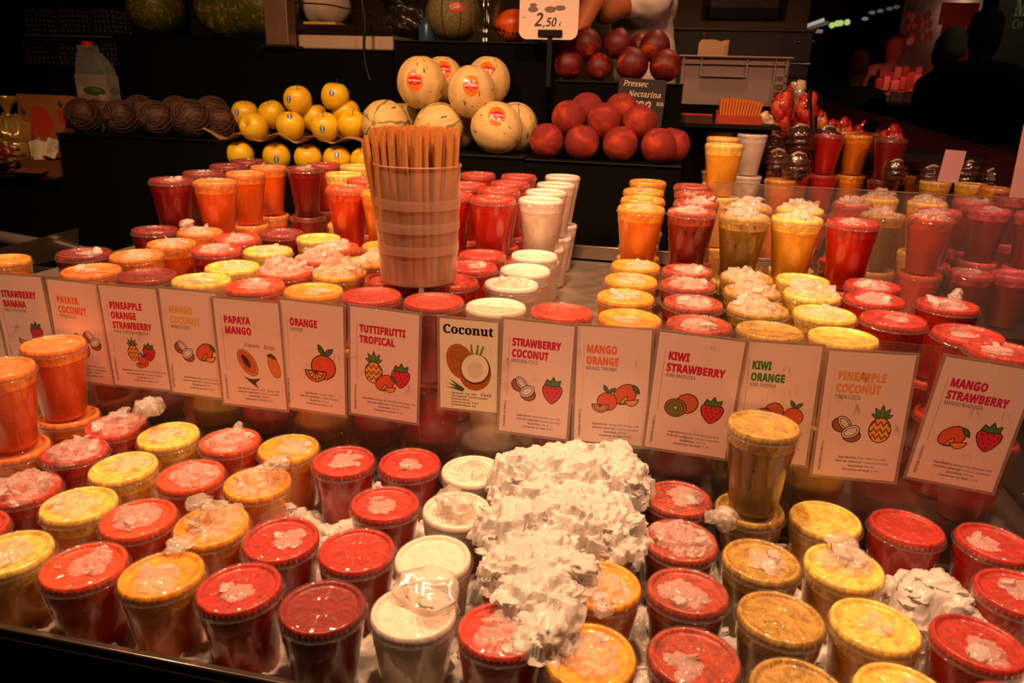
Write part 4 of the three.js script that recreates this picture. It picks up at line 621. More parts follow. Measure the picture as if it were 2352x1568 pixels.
// ---------------------------------------------------------------- things behind the fruit
{
  const base = rCanta.top;
  { // empty clear cups nested, and the black netted mango
    const p = atZ(1112, 40, -2.07), k = pxPerM(p); for (let i = 0; i < 2; i++) { const t = thing('plastic_cup', i ? 'empty clear plastic cup nested inside another beside the netted melon' : 'empty clear plastic cup standing beside the netted melon', 'cup', V(p.x, base + i * .022, -2.075), 'empty clear cups'); part('cup_wall', lathe([[.0001, .002], [.0275, .002], [.028, .003], [.030, .012], [.0305, .013], [.031, .03], [.0425, .098], [.044, .1], [.044, .103]], 32), clear, t); }
    const q = atZ(1180, 62, -2.11); const o = thing('mango', 'orange mango lying in black netting behind the price sign', 'mango', V(q.x, base + .045, q.z)); part('skin', fruitGeo(.042, (d) => 1 + .2 * d.x * d.x, 24), M(0xffffff, { roughness: .4, map: data(64, (u, v) => lerp([.85, .42, .10], [.75, .22, .06], .4 + fbm(u, v, 1, 3))) }), o);
    const L = []; for (let k2 = 0; k2 < 13; k2++) { const pts = []; for (let j = 0; j <= 10; j++) pts.push(V(-.05 + k2 * .011, -.037 + .030 * Math.max(0, 1 - k2 / 12) * (1 - (j / 10) * .3) + .004 * Math.sin(j * 2 + k2), .050 - j * .008 + .006 * Math.sin(k2))); L.push(tube(pts, .0022, 16, 4)); } part('net', merge(L), M(0x15120f, { roughness: .5 }), o);
  }
  { // price sign on a clip stand
    const z = -1.965, p = atZ(1262, 10, z), k = pxPerM(p), w = 138 / k, h = 150 / k, t = thing('price_sign', 'white rounded price card reading 2,50 euro held in a black clip', 'sign', V(p.x, p.y, z));
    const map = canvas(480, 522, (c) => { c.fillStyle = '#e6d2c4'; c.fillRect(0, 0, 480, 522); c.fillStyle = '#3a2420'; c.font = 'italic bold 140px sans-serif'; c.save(); c.translate(120, 425); c.scale(.85, 1); c.fillText('2', 0, 0); c.font = 'italic bold 92px sans-serif'; c.fillText(',50', 84, 0); c.font = 'italic 48px sans-serif'; c.fillText('€', 236, 0); c.restore(); c.fillStyle = '#7a645c'; for (const [x, y, a, b] of [[110, 300, 42, 22], [112, 268, 30, 14], [250, 300, 46, 24], [330, 288, 44, 20]]) { c.beginPath(); c.ellipse(x, y, a, b, 0, 0, 7); c.fill(); } c.fillRect(24, 356, 34, 5); });
    const sh = new THREE.Shape(), r = .02; sh.absarc(w / 2 - r, h / 2 - r, r, 0, Math.PI / 2); sh.absarc(-w / 2 + r, h / 2 - r, r, Math.PI / 2, Math.PI); sh.absarc(-w / 2 + r, -h / 2 + r, r, Math.PI, Math.PI * 1.5); sh.absarc(w / 2 - r, -h / 2 + r, r, Math.PI * 1.5, Math.PI * 2);
    const g = new THREE.ExtrudeGeometry(sh, { depth: .003, bevelEnabled: false }), uv = g.attributes.uv, q = g.attributes.position; for (let i = 0; i < uv.count; i++) uv.setXY(i, q.getX(i) / w + .5, q.getY(i) / h + .5);
    part('card', g, M(0xffffff, { map, roughness: .5 }), t);
    const cx = (1267 - 1262) / k; part('clip', rbox(57 / k, 16 / k, .018, .003, cx, -(72 - 10) / k, 0), black, t); part('pole', box(.012, 120 / k, .008, cx, -(128 - 10) / k, 0), black, t);
  }
  { // scale
    const z = -2.12, a = atZ(682, 75, z), b = atZ(902, 95, z), top = atZ(800, 60, z).y, t = thing('weighing_scale', 'shop weighing scale with black pan and pale plastic body', 'scale', V(0, 0, 0)), cx = (a.x + b.x) / 2, w = b.x - a.x;
    const bot = rScale.top; part('body', rbox(w, top - .018 - bot, .26, .008, cx, (top - .018 + bot) / 2, z - .13), M(0xb8a088, { roughness: .5 }), t);
    part('pan', rbox(w + .012, .022, .29, .006, cx, top - .008, z - .13), M(0x2a1c14, { roughness: .2, metalness: .3 }), t);
    part('pan_gap', box(w - .02, .006, .25, cx, top - .021, z - .13), blackMatt, t);
    const q = atZ(745, 47, z - .1); solo('yellow_dish', rbox(.105, .012, .08, .006), M(0xd8a818, { roughness: .5 }), 'flat yellow dish lying on the scale pan', 'dish', V(q.x, top + .0095, z - .1));
    const bowl = atZ(750, -10, z - .25); const bw = thing('paper_bag', 'bulging pale bag behind the scale pan', 'bag', V(bowl.x, top + .004, z - .22)); part('bag_body', fruitGeo(.085, (d) => (d.y < 0 ? .7 + .3 * (1 + d.y) : 1) * (1 + .05 * Math.sin(d.x * 9 + d.z * 5)), 28).translate(0, .062, 0), M(0xcbb8a4, { roughness: .7 }), bw); part('bag_twist', cyl(.012, .02, .05, 10, 0, .16, 0), M(0xcbb8a4, { roughness: .7 }), bw);
    const wr = thing('scale_wire', 'thin bent metal rod arching over the scale', 'rod', V(0, 0, 0)); part('rod', tube([atZ(676, 6, z), atZ(760, 12, z), atZ(840, 32, z), atZ(885, 46, z), atZ(889, 54, z), atZ(889, 62, z - .02)], .0022, 40, 6), M(0x2a2420, { metalness: .6, roughness: .3 }), wr);
    const cb = thing('cable', 'black cable hanging in front of the scale', 'cable', V(0, 0, 0)); part('cord', tube([atZ(826, -40, -2.05), atZ(832, 5, -2.045), atZ(838, 50, -2.045), atZ(836, 108, -2.05), atZ(840, 150, -2.055), atZ(850, 185, -2.058)], .0042, 30, 8), M(0x080706), cb);
    const pg = atZ(642, 60, -2.07), pk = pxPerM(pg); const po = thing('steel_post', 'square brushed steel post beside the scale', 'post', V(pg.x, 0, -2.075)); part('shaft', rbox(58 / pk, 1.2, .05, .004, 0, atZ(642, 105, -2.07).y + .6, 0), M(0x8a6c58, { metalness: .6, roughness: .45 }), po); part('foot', box(80 / pk, .006, .07, 0, atZ(642, 105, -2.07).y - .002, 0), darkSteel, po);
    const sk = atZ(940, 20, -2.4); const bag = thing('plastic_bag', 'crumpled dark plastic bag hanging behind the scale', 'bag', V(sk.x, sk.y, sk.z)); part('bag_body', fruitGeo(.07, (d) => (1 + .9 * Math.abs(d.y)) * (1 + .12 * Math.sin(d.x * 11 + d.y * 7) * Math.cos(d.z * 9)), 36), M(0x2a241c, { roughness: .25, clearcoat: .6 }), bag); part('handle', tube([V(-.02, .11, 0), V(0, .17, 0), V(.02, .11, 0)], .004, 12, 6), M(0x2a241c), bag);
    const btl = atZ(985, 70, -2.2); const wb = thing('spray_bottle', 'small blue plastic bottle with dark cap behind the netted melon', 'bottle', V(btl.x, rCanta.top - .002, -2.19)); part('bottle_body', lathe([[.0001, 0], [.024, 0], [.026, .004], [.026, .05], [.010, .066], [.010, .072]], 24), M(0x2a5a78, { roughness: .3 }), wb); part('cap', cyl(.011, .011, .03, 16, 0, .086, 0), M(0x241c1a), wb);
  }
}
{ // berry boxes: two rows of three
  const berry = M(0x1c1a24, { roughness: .6 }), lid = clear; const r = rng(21), sph = new THREE.SphereGeometry(.0085, 8, 6);
  for (let row = 0; row < 2; row++) for (let i = 0; i < 3; i++) {
    const z = -2.08, p = atZ(88 + i * 78, row ? 60 : 150, z), w = .078, h = row ? .075 : .076, d = .10;
    const t = thing('berry_box', `clear clamshell box of dark berries, ${row ? 'upper' : 'lower'} row, ${ROWS[i]} from the stall end`, 'box', V(p.x, row ? rBerry.top + .092 : rBerry.top + .001, z - .03), 'berry boxes');
    part('tray', merge([box(w, .0015, d, 0, .001, 0), box(w, h, .0012, 0, h / 2, d / 2), box(w, h, .0012, 0, h / 2, -d / 2), box(.0012, h, d, w / 2, h / 2, 0), box(.0012, h, d, -w / 2, h / 2, 0)]), lid, t);
    part('lid', merge([rbox(w + .008, .008, d + .008, .002, 0, h + .004, 0)]), lid, t);
    const L = []; for (let a = 0; a < 5; a++) for (let b = 0; b < 5; b++) for (let c = 0; c < 5; c++) if (c === 4 || b === 4 || a === 0 || a === 4) L.push(sph.clone().translate(-.029 + a * .0145 + (r() - .5) * .005, .011 + c * .0135, -.035 + b * .018 + (r() - .5) * .005)); const m = part('berries', merge(L), berry, t); m.userData.kind = 'stuff';
    if (row && i === 0) solo('shelf_plate', box(.27, .006, .14), M(0x6a5c50, { transmission: .5, thickness: 0, roughness: .15 }), 'clear shelf plate under the upper berry boxes', 'shelf', V(atZ(166, 70, z).x, rBerry.top + .088, z - .03));
  }
}
{ // oil bottle
  const p = atZ(222, 222, -1.93), t = thing('oil_bottle', 'clear plastic bottle with red cap and grey label behind the netted fruit', 'bottle', V(p.x, rAvo.top, -1.94)), k = pxPerM(p), top = atZ(205, 97, -1.94).y - rAvo.top;
  const sh = new THREE.Shape(); const w = .046, s = top - .012, sd = top - .085; sh.moveTo(-w, 0); sh.lineTo(w, 0); sh.quadraticCurveTo(w + .003, .02, w, sd); sh.quadraticCurveTo(w - .004, sd + .03, .0, s - .012); sh.lineTo(0, s); sh.lineTo(-.028, s); sh.lineTo(-.028, s - .012); sh.quadraticCurveTo(-w + .001, sd + .03, -w + .001, sd); sh.lineTo(-w, 0);
  const hole = new THREE.Path(); hole.absellipse(.0, sd + .022, .016, .011, 0, 6.29); sh.holes.push(hole);
  part('bottle_body', new THREE.ExtrudeGeometry(sh, { depth: .036, bevelEnabled: true, bevelSize: .004, bevelThickness: .006, bevelSegments: 3, curveSegments: 16 }).translate(0, 0, -.018), M(0xdfe6e2, { transmission: .86, thickness: 0, roughness: .06, ior: 1.5, side: THREE.DoubleSide }), t);
  part('cap', cyl(.016, .016, .016, 24, -.014, top - .006, 0), M(0xb81408, { roughness: .4 }), t);
  const lm = canvas(256, 256, (c) => { c.fillStyle = '#8c8078'; c.fillRect(0, 0, 256, 256); c.fillStyle = '#6d625c'; for (let k = 0; k < 5; k++) c.fillRect(12, 16 + k * 16, 90, 6); c.fillStyle = '#3c4c18'; c.beginPath(); c.ellipse(150, 160, 90, 44, .1, 0, 7); c.fill(); c.fillStyle = '#5c6c24'; c.beginPath(); c.ellipse(165, 150, 40, 20, .2, 0, 7); c.fill(); c.fillStyle = '#a89c94'; c.fillRect(180, 190, 50, 46); c.beginPath(); c.ellipse(36, 168, 20, 28, 0, 0, 7); c.fill(); });
  part('label', box(w * 2 + .009, .07, .050, 0, top - .121, 0), M(0xffffff, { map: lm, roughness: .5 }), t);
}
{ // corner with the printed bags, receipts and empty cup
  const z = -1.84, sy = atZ(60, 402, -1.8).y;
  const sl = thing('side_shelf', 'dark side shelf carrying the bags and receipts', 'shelf', V(0, 0, 0)); const a = atZ(-60, 402, -1.78), b = atZ(131, 402, -1.78); part('board', box(b.x - a.x, .012, .30, (a.x + b.x) / 2, sy - .006, -1.93), blackMatt, sl); part('edge', box(b.x - a.x, .004, .004, (a.x + b.x) / 2, sy - .002, -1.778), steel, sl); part('support', box(b.x - a.x, sy - .012 - Y(.605), .28, (a.x + b.x) / 2, (sy - .012 + Y(.605)) / 2, -1.94), blackMatt, sl);
  const map = canvas(300, 256, (c) => { c.fillStyle = '#a86a34'; c.fillRect(0, 0, 300, 256); c.fillStyle = '#c23a14'; for (const [x, y, p, q] of [[120, 90, 62, 50], [240, 70, 24, 30], [60, 150, 20, 18], [150, 190, 60, 22], [250, 180, 40, 50], [40, 210, 26, 20]]) { c.beginPath(); c.ellipse(x, y, p, q, .4, 0, 7); c.fill(); } c.fillStyle = '#2c3a20'; for (const [x, y] of [[30, 60], [70, 160], [150, 180], [230, 30], [260, 100]]) { c.beginPath(); c.ellipse(x, y, 13, 9, .6, 0, 7); c.fill(); } });
  const pm = M(0xffffff, { map, roughness: .85 }), top = atZ(110, 218, -1.9).y, p = atZ(105, 300, -1.9), k = pxPerM(p), bg = thing('fruit_print_bags', 'stack of paper bags printed with red fruit', 'bags', V(p.x, sy, -1.9));
  for (let i = 0; i < 6; i++) { const m = part('bag', box(150 / k, top - sy - i * .003, .004, 0, (top - sy - i * .003) / 2, -i * .008), pm, bg); m.rotation.x = -.08; }
  const bx = atZ(104, 380, -1.82), kk = pxPerM(bx), cb = thing('cardboard_box', 'torn brown cardboard box holding till receipts', 'box', V(bx.x, sy, -1.83)), wd = 88 / kk, hh = .045, card = M(0x6a3c1a, { roughness: .9 });
  part('box_wall', merge([box(wd, hh, .004, 0, hh / 2, .035), box(wd, hh, .004, 0, hh / 2, -.035), box(.004, hh, .07, wd / 2, hh / 2, 0), box(.004, hh, .07, -wd / 2, hh / 2, 0), box(wd, .003, .07, 0, .002, 0)]), card, cb); const fl = part('flap', box(wd * .8, .002, .03, -.005, hh * .75, .050), card, cb); fl.rotation.x = .3;
  const rt = canvas(160, 200, (c) => { c.fillStyle = '#d8cbb4'; c.fillRect(0, 0, 160, 200); c.fillStyle = '#3a3028'; c.font = '30px sans-serif'; c.fillText('Getnet', 36, 46); for (let i = 0; i < 6; i++) c.fillRect(22 + i * 3, 66 + i * 17, 100 - (i % 3) * 26, 4); });
  [[118, 340, .1, -.25, 'printed till receipt with a heading lying in the cardboard box'], [96, 346, .5, .2, 'crumpled till receipt in the cardboard box'], [84, 336, -.3, .5, 'curled white till receipt behind the others']].forEach(([px, py, t, u, label], i) => { const q = atZ(px, py, -1.83 - i * .012), g = new THREE.PlaneGeometry(.045, .052, 8, 8), gp = g.attributes.position; for (let j = 0; j < gp.count; j++) gp.setZ(j, .005 * Math.sin(gp.getX(j) * 90 + i * 2) * (i ? 1.4 : .5)); g.computeVertexNormals(); const o = solo('receipt', g, M(0xffffff, { map: i ? null : rt, color: i ? 0xd0c2a8 : 0xffffff, roughness: .7, side: THREE.DoubleSide }), label, 'receipt', q, 'till receipts'); o.rotation.set(-.35, t, u); });
  const c = atZ(28, 390, -1.80), cp = thing('plastic_cup', 'empty clear cup with coins at its bottom on the side shelf', 'cup', V(c.x, sy, -1.80)); part('cup_wall', lathe([[.0001, .002], [.020, .002], [.0215, .004], [.029, .052], [.031, .053], [.031, .056]], 28), clear, cp); const L = []; for (let i = 0; i < 7; i++) L.push(cyl(.009, .009, .0018, 14, (i % 3 - 1) * .006, .004 + i * .0017, (i % 2 - .5) * .008)); part('coins', merge(L), M(0x9a5c2c, { metalness: .8, roughness: .35 }), cp);
  const fb = atZ(12, 270, -1.86), o = thing('sweet_bag', 'shiny cellophane bag of sweets at the end of the shelf', 'bag', V(fb.x, sy, -1.87)); const foil = M(0xc8a860, { roughness: .15, metalness: .5 }); part('bag_body', fruitGeo(.05, (d) => (1 + .16 * Math.sin(d.x * 13 + d.y * 9) * Math.cos(d.z * 11 + d.y * 6)) * (1 + .5 * Math.abs(d.y)), 34).translate(0, .082, 0), foil, o); part('bag_neck', lathe([[.012, .155], [.006, .165], [.02, .19], [.034, .2], [.03, .21]], 14), foil, o); part('sweets', fruitGeo(.03, (d) => 1 + .2 * Math.sin(d.x * 8) * Math.sin(d.y * 7), 20).translate(.012, .06, .026), M(0x8c1a10, { roughness: .35 }), o);
}
{ // grey crate behind the far cups, with napkins, straws and a red box
  const z = -2.42, a = atZ(1556, 245, z), b = atZ(1800, 245, z), top = atZ(1690, 129, z).y, bot = atZ(1690, 243, z).y, w = b.x - a.x, cx = (a.x + b.x) / 2, h = top - bot, d = .40;
  const grey = M(0x8c7c70, { roughness: .55 }), t = thing('plastic_crate', 'grey plastic stacking crate with ribbed rim and handle panel', 'crate', V(cx, bot, z));
  part('crate_wall', merge([box(.885 * w, h, .006, -.0575 * w, h / 2, -.012), box(.02 * w, h, .006, .485 * w, h / 2, -.012), box(.095 * w, h * .35, .006, .432 * w, h * .825, -.012), box(w, h, .006, 0, h / 2, -d), box(.006, h, d, w / 2 - .006, h / 2, -d / 2), box(.006, h, d, -w / 2 + .006, h / 2, -d / 2), box(w, .006, d, 0, .004, -d / 2)]), grey, t);
  part('rim', merge([rbox(w + .006, .005, .020, .002, 0, h - .002, -.004), rbox(.02, .005, d, .002, w / 2, h - .002, -d / 2), rbox(.02, .005, d, .002, -w / 2, h - .002, -d / 2), box(w, .004, .012, 0, h * .845, -.005), box(w, .006, .012, 0, .004, -.004)]), grey, t);
  for (const x of [-.31, .115, .375, .49]) part('rib', box(.0035, x > .3 && x < .48 ? h : x > .48 ? h : h * .155, .012, x * w, x > .3 ? h / 2 : h * .922, -.006), grey, t);
  part('handle_panel', merge([box(.43 * w, .005, .012, -.0975 * w, h * .6, -.005), box(.004, h * .24, .012, -.31 * w, h * .72, -.006), box(.004, h * .24, .012, .115 * w, h * .72, -.006)]), grey, t);
  for (let k = 0; k < 5; k++) part('cell_bar', box(.115 * w, .004, .012, .432 * w, h * (.015 + k * .155), -.006), grey, t);
  part('cell_ring', new THREE.TorusGeometry(.010, .0022, 8, 18).translate(.432 * w, h * .56, -.004), grey, t);
  const np = atZ(1632, 128, z - .12), nk = pxPerM(np), nh = 34 / nk; const nap = thing('napkins', 'folded cream paper napkins standing in the grey crate', 'napkins', V(np.x, top - .10, z - .12)); for (let i = 0; i < 5; i++) { const g = new THREE.PlaneGeometry(58 / nk, .10 + nh, 8, 8), p = g.attributes.position; for (let j = 0; j < p.count; j++) p.setXYZ(j, p.getX(j), p.getY(j) + (p.getY(j) > .04 ? .006 * Math.cos(p.getX(j) * 60 + i) : 0), .004 * Math.sin(p.getX(j) * 50) - i * .003); g.computeVertexNormals(); part('napkin', g.translate(i * .003, .05 + nh / 2, 0), M(0xb08c68, { roughness: .85, side: THREE.DoubleSide }), nap); }
  // ledge that the crate and the small boxes stand on
  const lz = -2.18, ly = atZ(1690, 284, lz).y, la = atZ(1566, 284, lz), lb = atZ(1742, 284, lz); const lg = thing('back_ledge', 'dark ledge under the crate and straw box', 'ledge', V(0, 0, 0)); part('board', box(lb.x - la.x + .06, .01, .2, (la.x + lb.x) / 2 + .02, ly - .005, lz - .02), black, lg); part('crate_support', box(w + .04, bot - Y(.605) - .002, .42, cx, (bot + Y(.605)) / 2 - .001, z - .21), blackMatt, lg); part('ledge_leg', box(lb.x - la.x + .04, ly - .01 - Y(.605), .10, (la.x + lb.x) / 2 + .02, (ly - .01 + Y(.605)) / 2, lz - .07), blackMatt, lg);
  const sp = atZ(1694, 284, lz), sk = pxPerM(sp), sb = thing('straw_box', 'open box packed with orange straws below the crate', 'straw box', V(sp.x, ly, lz)), sm = M(0xd88038, { roughness: .45 });
  part('box_wall', merge([box(96 / sk, .022, .003, 0, .011, .032), box(.003, .034, .065, -49 / sk, .017, 0), box(.003, .022, .065, 48 / sk, .011, 0), box(96 / sk, .022, .003, 0, .011, -.032)]), M(0xb03a18, { roughness: .7 }), sb);
  for (let i = 0; i < 14; i++) for (let j = 0; j < 4; j++) { const u = (i - 6.5) / 7, m = part('straw', new THREE.CylinderGeometry(.0034, .0034, .058, 8), sm, sb, V(u * 45 / sk, .030 + .006 * (1 - u * u) - .004 * u, .022 - j * .014)); m.rotation.z = -.1 - u * .12; }
  const rp = atZ(1600, 264, lz + .02), rk = pxPerM(rp), rb = thing('red_box', 'low brown box with a bright red top beside the straw box', 'box', V(rp.x, ly, lz + .02)), rw = 68 / rk, rh = atZ(1600, 275, lz + .06).y - ly; part('box_body', box(rw, Math.max(.02, rh), .10, 0, Math.max(.02, rh) / 2, 0), M(0x4a2c14, { roughness: .9 }), rb); part('top_panel', box(rw, .002, .10, 0, Math.max(.02, rh) + .001, 0), M(0xb81c10, { roughness: .6 }), rb);
}
// ---------------------------------------------------------------- dessert cups with domes on the far step
{
  const shell = lathe([[.0001, .002], [.026, .002], [.027, .004], [.0385, .085], [.041, .087], [.0405, .090], [.039, .091], [.0375, .104], [.031, .121], [.019, .131], [.0001, .134]], 32), low = lathe([[.0001, .002], [.030, .002], [.031, .004], [.0385, .040], [.041, .042], [.0405, .045], [.039, .046], [.0375, .059], [.031, .076], [.019, .086], [.0001, .089]], 32);
  const chunk = (r, seed) => fruitGeo(r, (d) => 1 + .22 * noise.noise(d.x * 2.4 + seed, d.y * 2.4, d.z * 2.4), 16);
  const mats = { strawberry: [M(0xb81c10, { roughness: .4 }), M(0xd04a28, { roughness: .4 })], chocolate: [M(0x4a2e22, { roughness: .16, clearcoat: 1, clearcoatRoughness: .05 }), M(0xb09880, { roughness: .25 })], cream: [M(0xd8c08c, { roughness: .4 }), M(0xe0d0a8, { roughness: .4 })], mixed: [M(0xc02818, { roughness: .4 }), M(0xd88a20, { roughness: .4 })] };
  const swirl = fruitGeo(.033, (d) => (1 + .10 * Math.sin(d.y * 13 + Math.atan2(d.z, d.x) * 1.0) + .10 * noise.noise(d.x * 2.5, d.y * 2.5, d.z * 2.5)) * (d.y > 0 ? 1 + .15 * d.y : 1), 36);
  const nameOf = { strawberry: 'red strawberries', chocolate: 'glossy chocolate pieces', cream: 'pale cream fruit', mixed: 'mixed red and yellow fruit' };
  const dome = (px, py, z, kind, tall, label, s = 1) => { // px, py: top of the dome
    const p = atZ(px, py, z), t = thing('dessert_cup', label, 'dessert cup', V(p.x, p.y - (tall ? .134 : .089) * s, z), 'domed dessert cups'); t.scale.setScalar(s); const m = mats[kind], r = rng(px + py), L = [[], []];
    for (let k = 0; k < (tall ? 14 : 7); k++) { const top = tall ? .105 : .06, y = .018 + (k / (tall ? 16 : 8)) * top, a = k * 2.4, rr = y > top * .9 ? .010 : .017; L[k % 2].push(chunk(.0195, k + px).scale(.85, 1.25, .85).translate(Math.cos(a) * rr, y, Math.sin(a) * rr)); }
    if (kind === 'chocolate') { const c = part('chocolate_swirl', swirl, m[0], t, V(0, .042, 0)); c.rotation.y = px; part('chocolate_curl', tube([V(-.02, .07, .008), V(-.004, .080, .014), V(.014, .074, .006), V(.018, .064, -.008)], .005, 16, 6), m[1], t); } else { part('fruit_filling', merge(L[0]), m[0], t); part('fruit_topping', merge(L[1]), m[1], t); } part('cup_and_dome', tall ? shell : low, clear, t);
  };
  dome(1805, 190, -2.46, 'strawberry', 1, 'tall domed cup of red strawberries touching the grey crate'); dome(1801, 205, -2.36, 'strawberry', 1, 'tall domed cup of red strawberries before another at the crate', .95); dome(1860, 204, -2.40, 'strawberry', 1, 'tall domed cup of red strawberries behind a thin black stick', 1.05); dome(1834, 177, -2.62, 'cream', 1, 'domed cup of pale fruit behind the strawberry cups', 1.1);
  dome(1760, 254, -2.30, 'cream', 0, 'domed cup of pale cream fruit beside the straw box'); dome(1885, 250, -2.42, 'mixed', 0, 'domed cup of red and pale fruit behind the strawberries', .9);
  dome(1776, 300, -2.20, 'chocolate', 0, 'low domed cup of chocolate pieces beside the white coconut cups'); dome(1842, 278, -2.22, 'chocolate', 0, 'domed cup of chocolate pieces topping the middle heap', 1.12); dome(1836, 342, -2.05, 'chocolate', 0, 'domed cup of chocolate pieces beside the lone red cup'); dome(1905, 282, -2.32, 'chocolate', 0, 'domed cup of chocolate pieces behind the mango cups', 1.05); dome(1790, 335, -2.13, 'chocolate', 0, 'domed cup of dark chocolate pieces low in the heap', .9);
  dome(1915, 272, -2.50, 'mixed', 0, 'domed cup of yellow and red fruit at the heap end', .95); dome(1942, 268, -2.55, 'strawberry', 0, 'small domed cup of red fruit behind the mango cups'); dome(1990, 274, -2.55, 'strawberry', 0, 'small domed cup of red fruit beside the black card', .9); dome(2056, 283, -2.40, 'strawberry', 0, 'domed cup of red fruit beside the dark red juices', 1.1);
  dome(2062, 360, -2.10, 'chocolate', 0, 'domed cup of chocolate pieces beside the short red cup', .8); dome(2145, 372, -2.25, 'chocolate', 0, 'domed cup of chocolate pieces behind the blank pink card'); dome(2230, 362, -2.30, 'chocolate', 0, 'domed cup of chocolate pieces beyond the blank pink card', .95); dome(2285, 380, -2.25, 'chocolate', 0, 'domed cup of chocolate pieces at the sloping panel', .85);
  for (const [px, y0, y1, z, label] of [[1862, 208, 300, -2.30, 'thin black plastic stick standing before a strawberry cup'], [1874, 268, 310, -2.28, 'short brown stick between the dessert cups']]) { const a = atZ(px, y0, z), b = atZ(px + 1, y1, z); const t = thing('label_stick', label, 'stick', V(0, 0, 0), 'label sticks'); part('stick', bar(a, b, .0035, 6), black, t); part('stick_head', box(.012, .05, .002, a.x, a.y - .025, a.z), M(0x2a0c08), t); }
  { const q = atZ(2000, 290, -2.48); const t = thing('price_card', 'small black card standing between the red domes', 'card', q); const m = part('card_sheet', box(.05, .04, .002), black, t); m.rotation.set(0, .5, -.5); }
  // step they stand on
  const p = atZ(1950, 330, -2.3); part('dessert_step', box(1.45, .02, .75, .975, p.y - .03, -2.66), darkSteel, thing('dessert_shelf', 'dark shelf under the domed dessert cups', 'shelf', V(0, 0, 0)));
}
{ // blank cards at the far tray, the sloping guard beyond
  const pink = M(0xc8a098, { roughness: .5 });
  { const p = atZ(2186, 382, -2.02), k = pxPerM(p), t = thing('blank_sign', 'blank pinkish sign card seen from behind among far cups', 'sign', p, 'blank sign cards'); t.rotation.z = -.05; part('card', box(44 / k, 72 / k, .002), pink, t); part('foot', box(20 / k, .25, .002, 0, -36 / k - .125, 0), clear, t); }
  { const p = atZ(2356, 372, -1.9), k = pxPerM(p), t = thing('blank_sign', 'tall blank pinkish card at the frame of the far tray', 'sign', p, 'blank sign cards'); t.rotation.z = .04; part('card', box(40 / k, 165 / k, .002), pink, t); part('foot', box(16 / k, .10, .002, 0, -82 / k - .05, 0), clear, t); }
  { const p = atH(2113, 362, .165), o = thing('short_cup', 'short cup of red juice standing on a mango cup lid', 'cup', V(p.x, p.y - .035, p.z)); part('cup_wall', lathe([[.0001, 0], [.027, 0], [.038, .035], [.039, .036]], 30), clear, o); part('juice', lathe([[.0001, .001], [.0262, .001], [.0365, .031], [.0001, .032]], 30), cupMats.R.juice, o); }
  const a = atZ(1900, 233, -3.3), b = atZ(2345, 363, -2.15), c = V(b.x, b.y - .26, b.z), d = V(a.x, a.y - .26, a.z), n = V(.004, 0, .004), P = [], q = (...v) => { for (const m of [v[0], v[1], v[2], v[0], v[2], v[3]]) P.push(...m.toArray()); };
  const f = [a, b, c, d].map(v => v.clone().add(n)), r = [a, b, c, d].map(v => v.clone().sub(n)); q(...f); q(r[0], r[3], r[2], r[1]); q(f[0], r[0], r[1], f[1]); q(f[1], r[1], r[2], f[2]); q(f[0], f[3], r[3], r[0]);
  const g = new THREE.BufferGeometry(); g.setAttribute('position', new THREE.Float32BufferAttribute(P, 3)); g.computeVertexNormals();
  const t = thing('counter_guard', 'dark brown sloping panel closing the far end of the counter', 'guard', V(0, 0, 0)); part('panel', g, M(0x3a140c, { roughness: .3 }), t); part('top_edge', bar(a, b, .004, 8), M(0x2a1410, { roughness: .3 }), t);
}
// ---------------------------------------------------------------- people
function blob(bones, center, half, res, mat, name, parent, k = .03, folds = null) { // one continuous skin around tapered bones
  const mc = new MarchingCubes(res, mat, false, false, 400000), n = mc.size, f = mc.field, hs = mc.halfsize; mc.isolation = 0;
  const B = bones.map(([a, ra, b, rb]) => { const d = b.clone().sub(a); return { a, d, l: d.lengthSq() || 1e-9, ra, rb }; });
  for (let z = 0; z < n; z++) for (let y = 0; y < n; y++) for (let x = 0; x < n; x++) {
    const px = center.x + (x - hs) / hs * half, py = center.y + (y - hs) / hs * half, pz = center.z + (z - hs) / hs * half; let s = 1;
    for (const o of B) { const ax = px - o.a.x, ay = py - o.a.y, az = pz - o.a.z; let t = (ax * o.d.x + ay * o.d.y + az * o.d.z) / o.l; t = t < 0 ? 0 : t > 1 ? 1 : t; const dx = ax - o.d.x * t, dy = ay - o.d.y * t, dz = az - o.d.z * t, e = Math.sqrt(dx * dx + dy * dy + dz * dz) - (o.ra + (o.rb - o.ra) * t); if (e > s + k) continue; const h = Math.max(k - Math.abs(s - e), 0) / k; s = Math.min(s, e) - h * h * k * .25; }
    f[x + y * n + z * n * n] = -(folds && s < .05 ? s + folds(px, py, pz) : s);
  }
  mc.update(); const c = mc.count, g = new THREE.BufferGeometry(); const P = new Float32Array(c * 3); for (let i = 0; i < c; i++) { P[3 * i] = center.x + mc.positionArray[3 * i] * half; P[3 * i + 1] = center.y + mc.positionArray[3 * i + 1] * half; P[3 * i + 2] = center.z + mc.positionArray[3 * i + 2] * half; }
  g.setAttribute('position', new THREE.BufferAttribute(P, 3)); g.setAttribute('normal', new THREE.BufferAttribute(mc.normalArray.slice(0, c * 3), 3));
  return part(name, g, mat, parent);
}
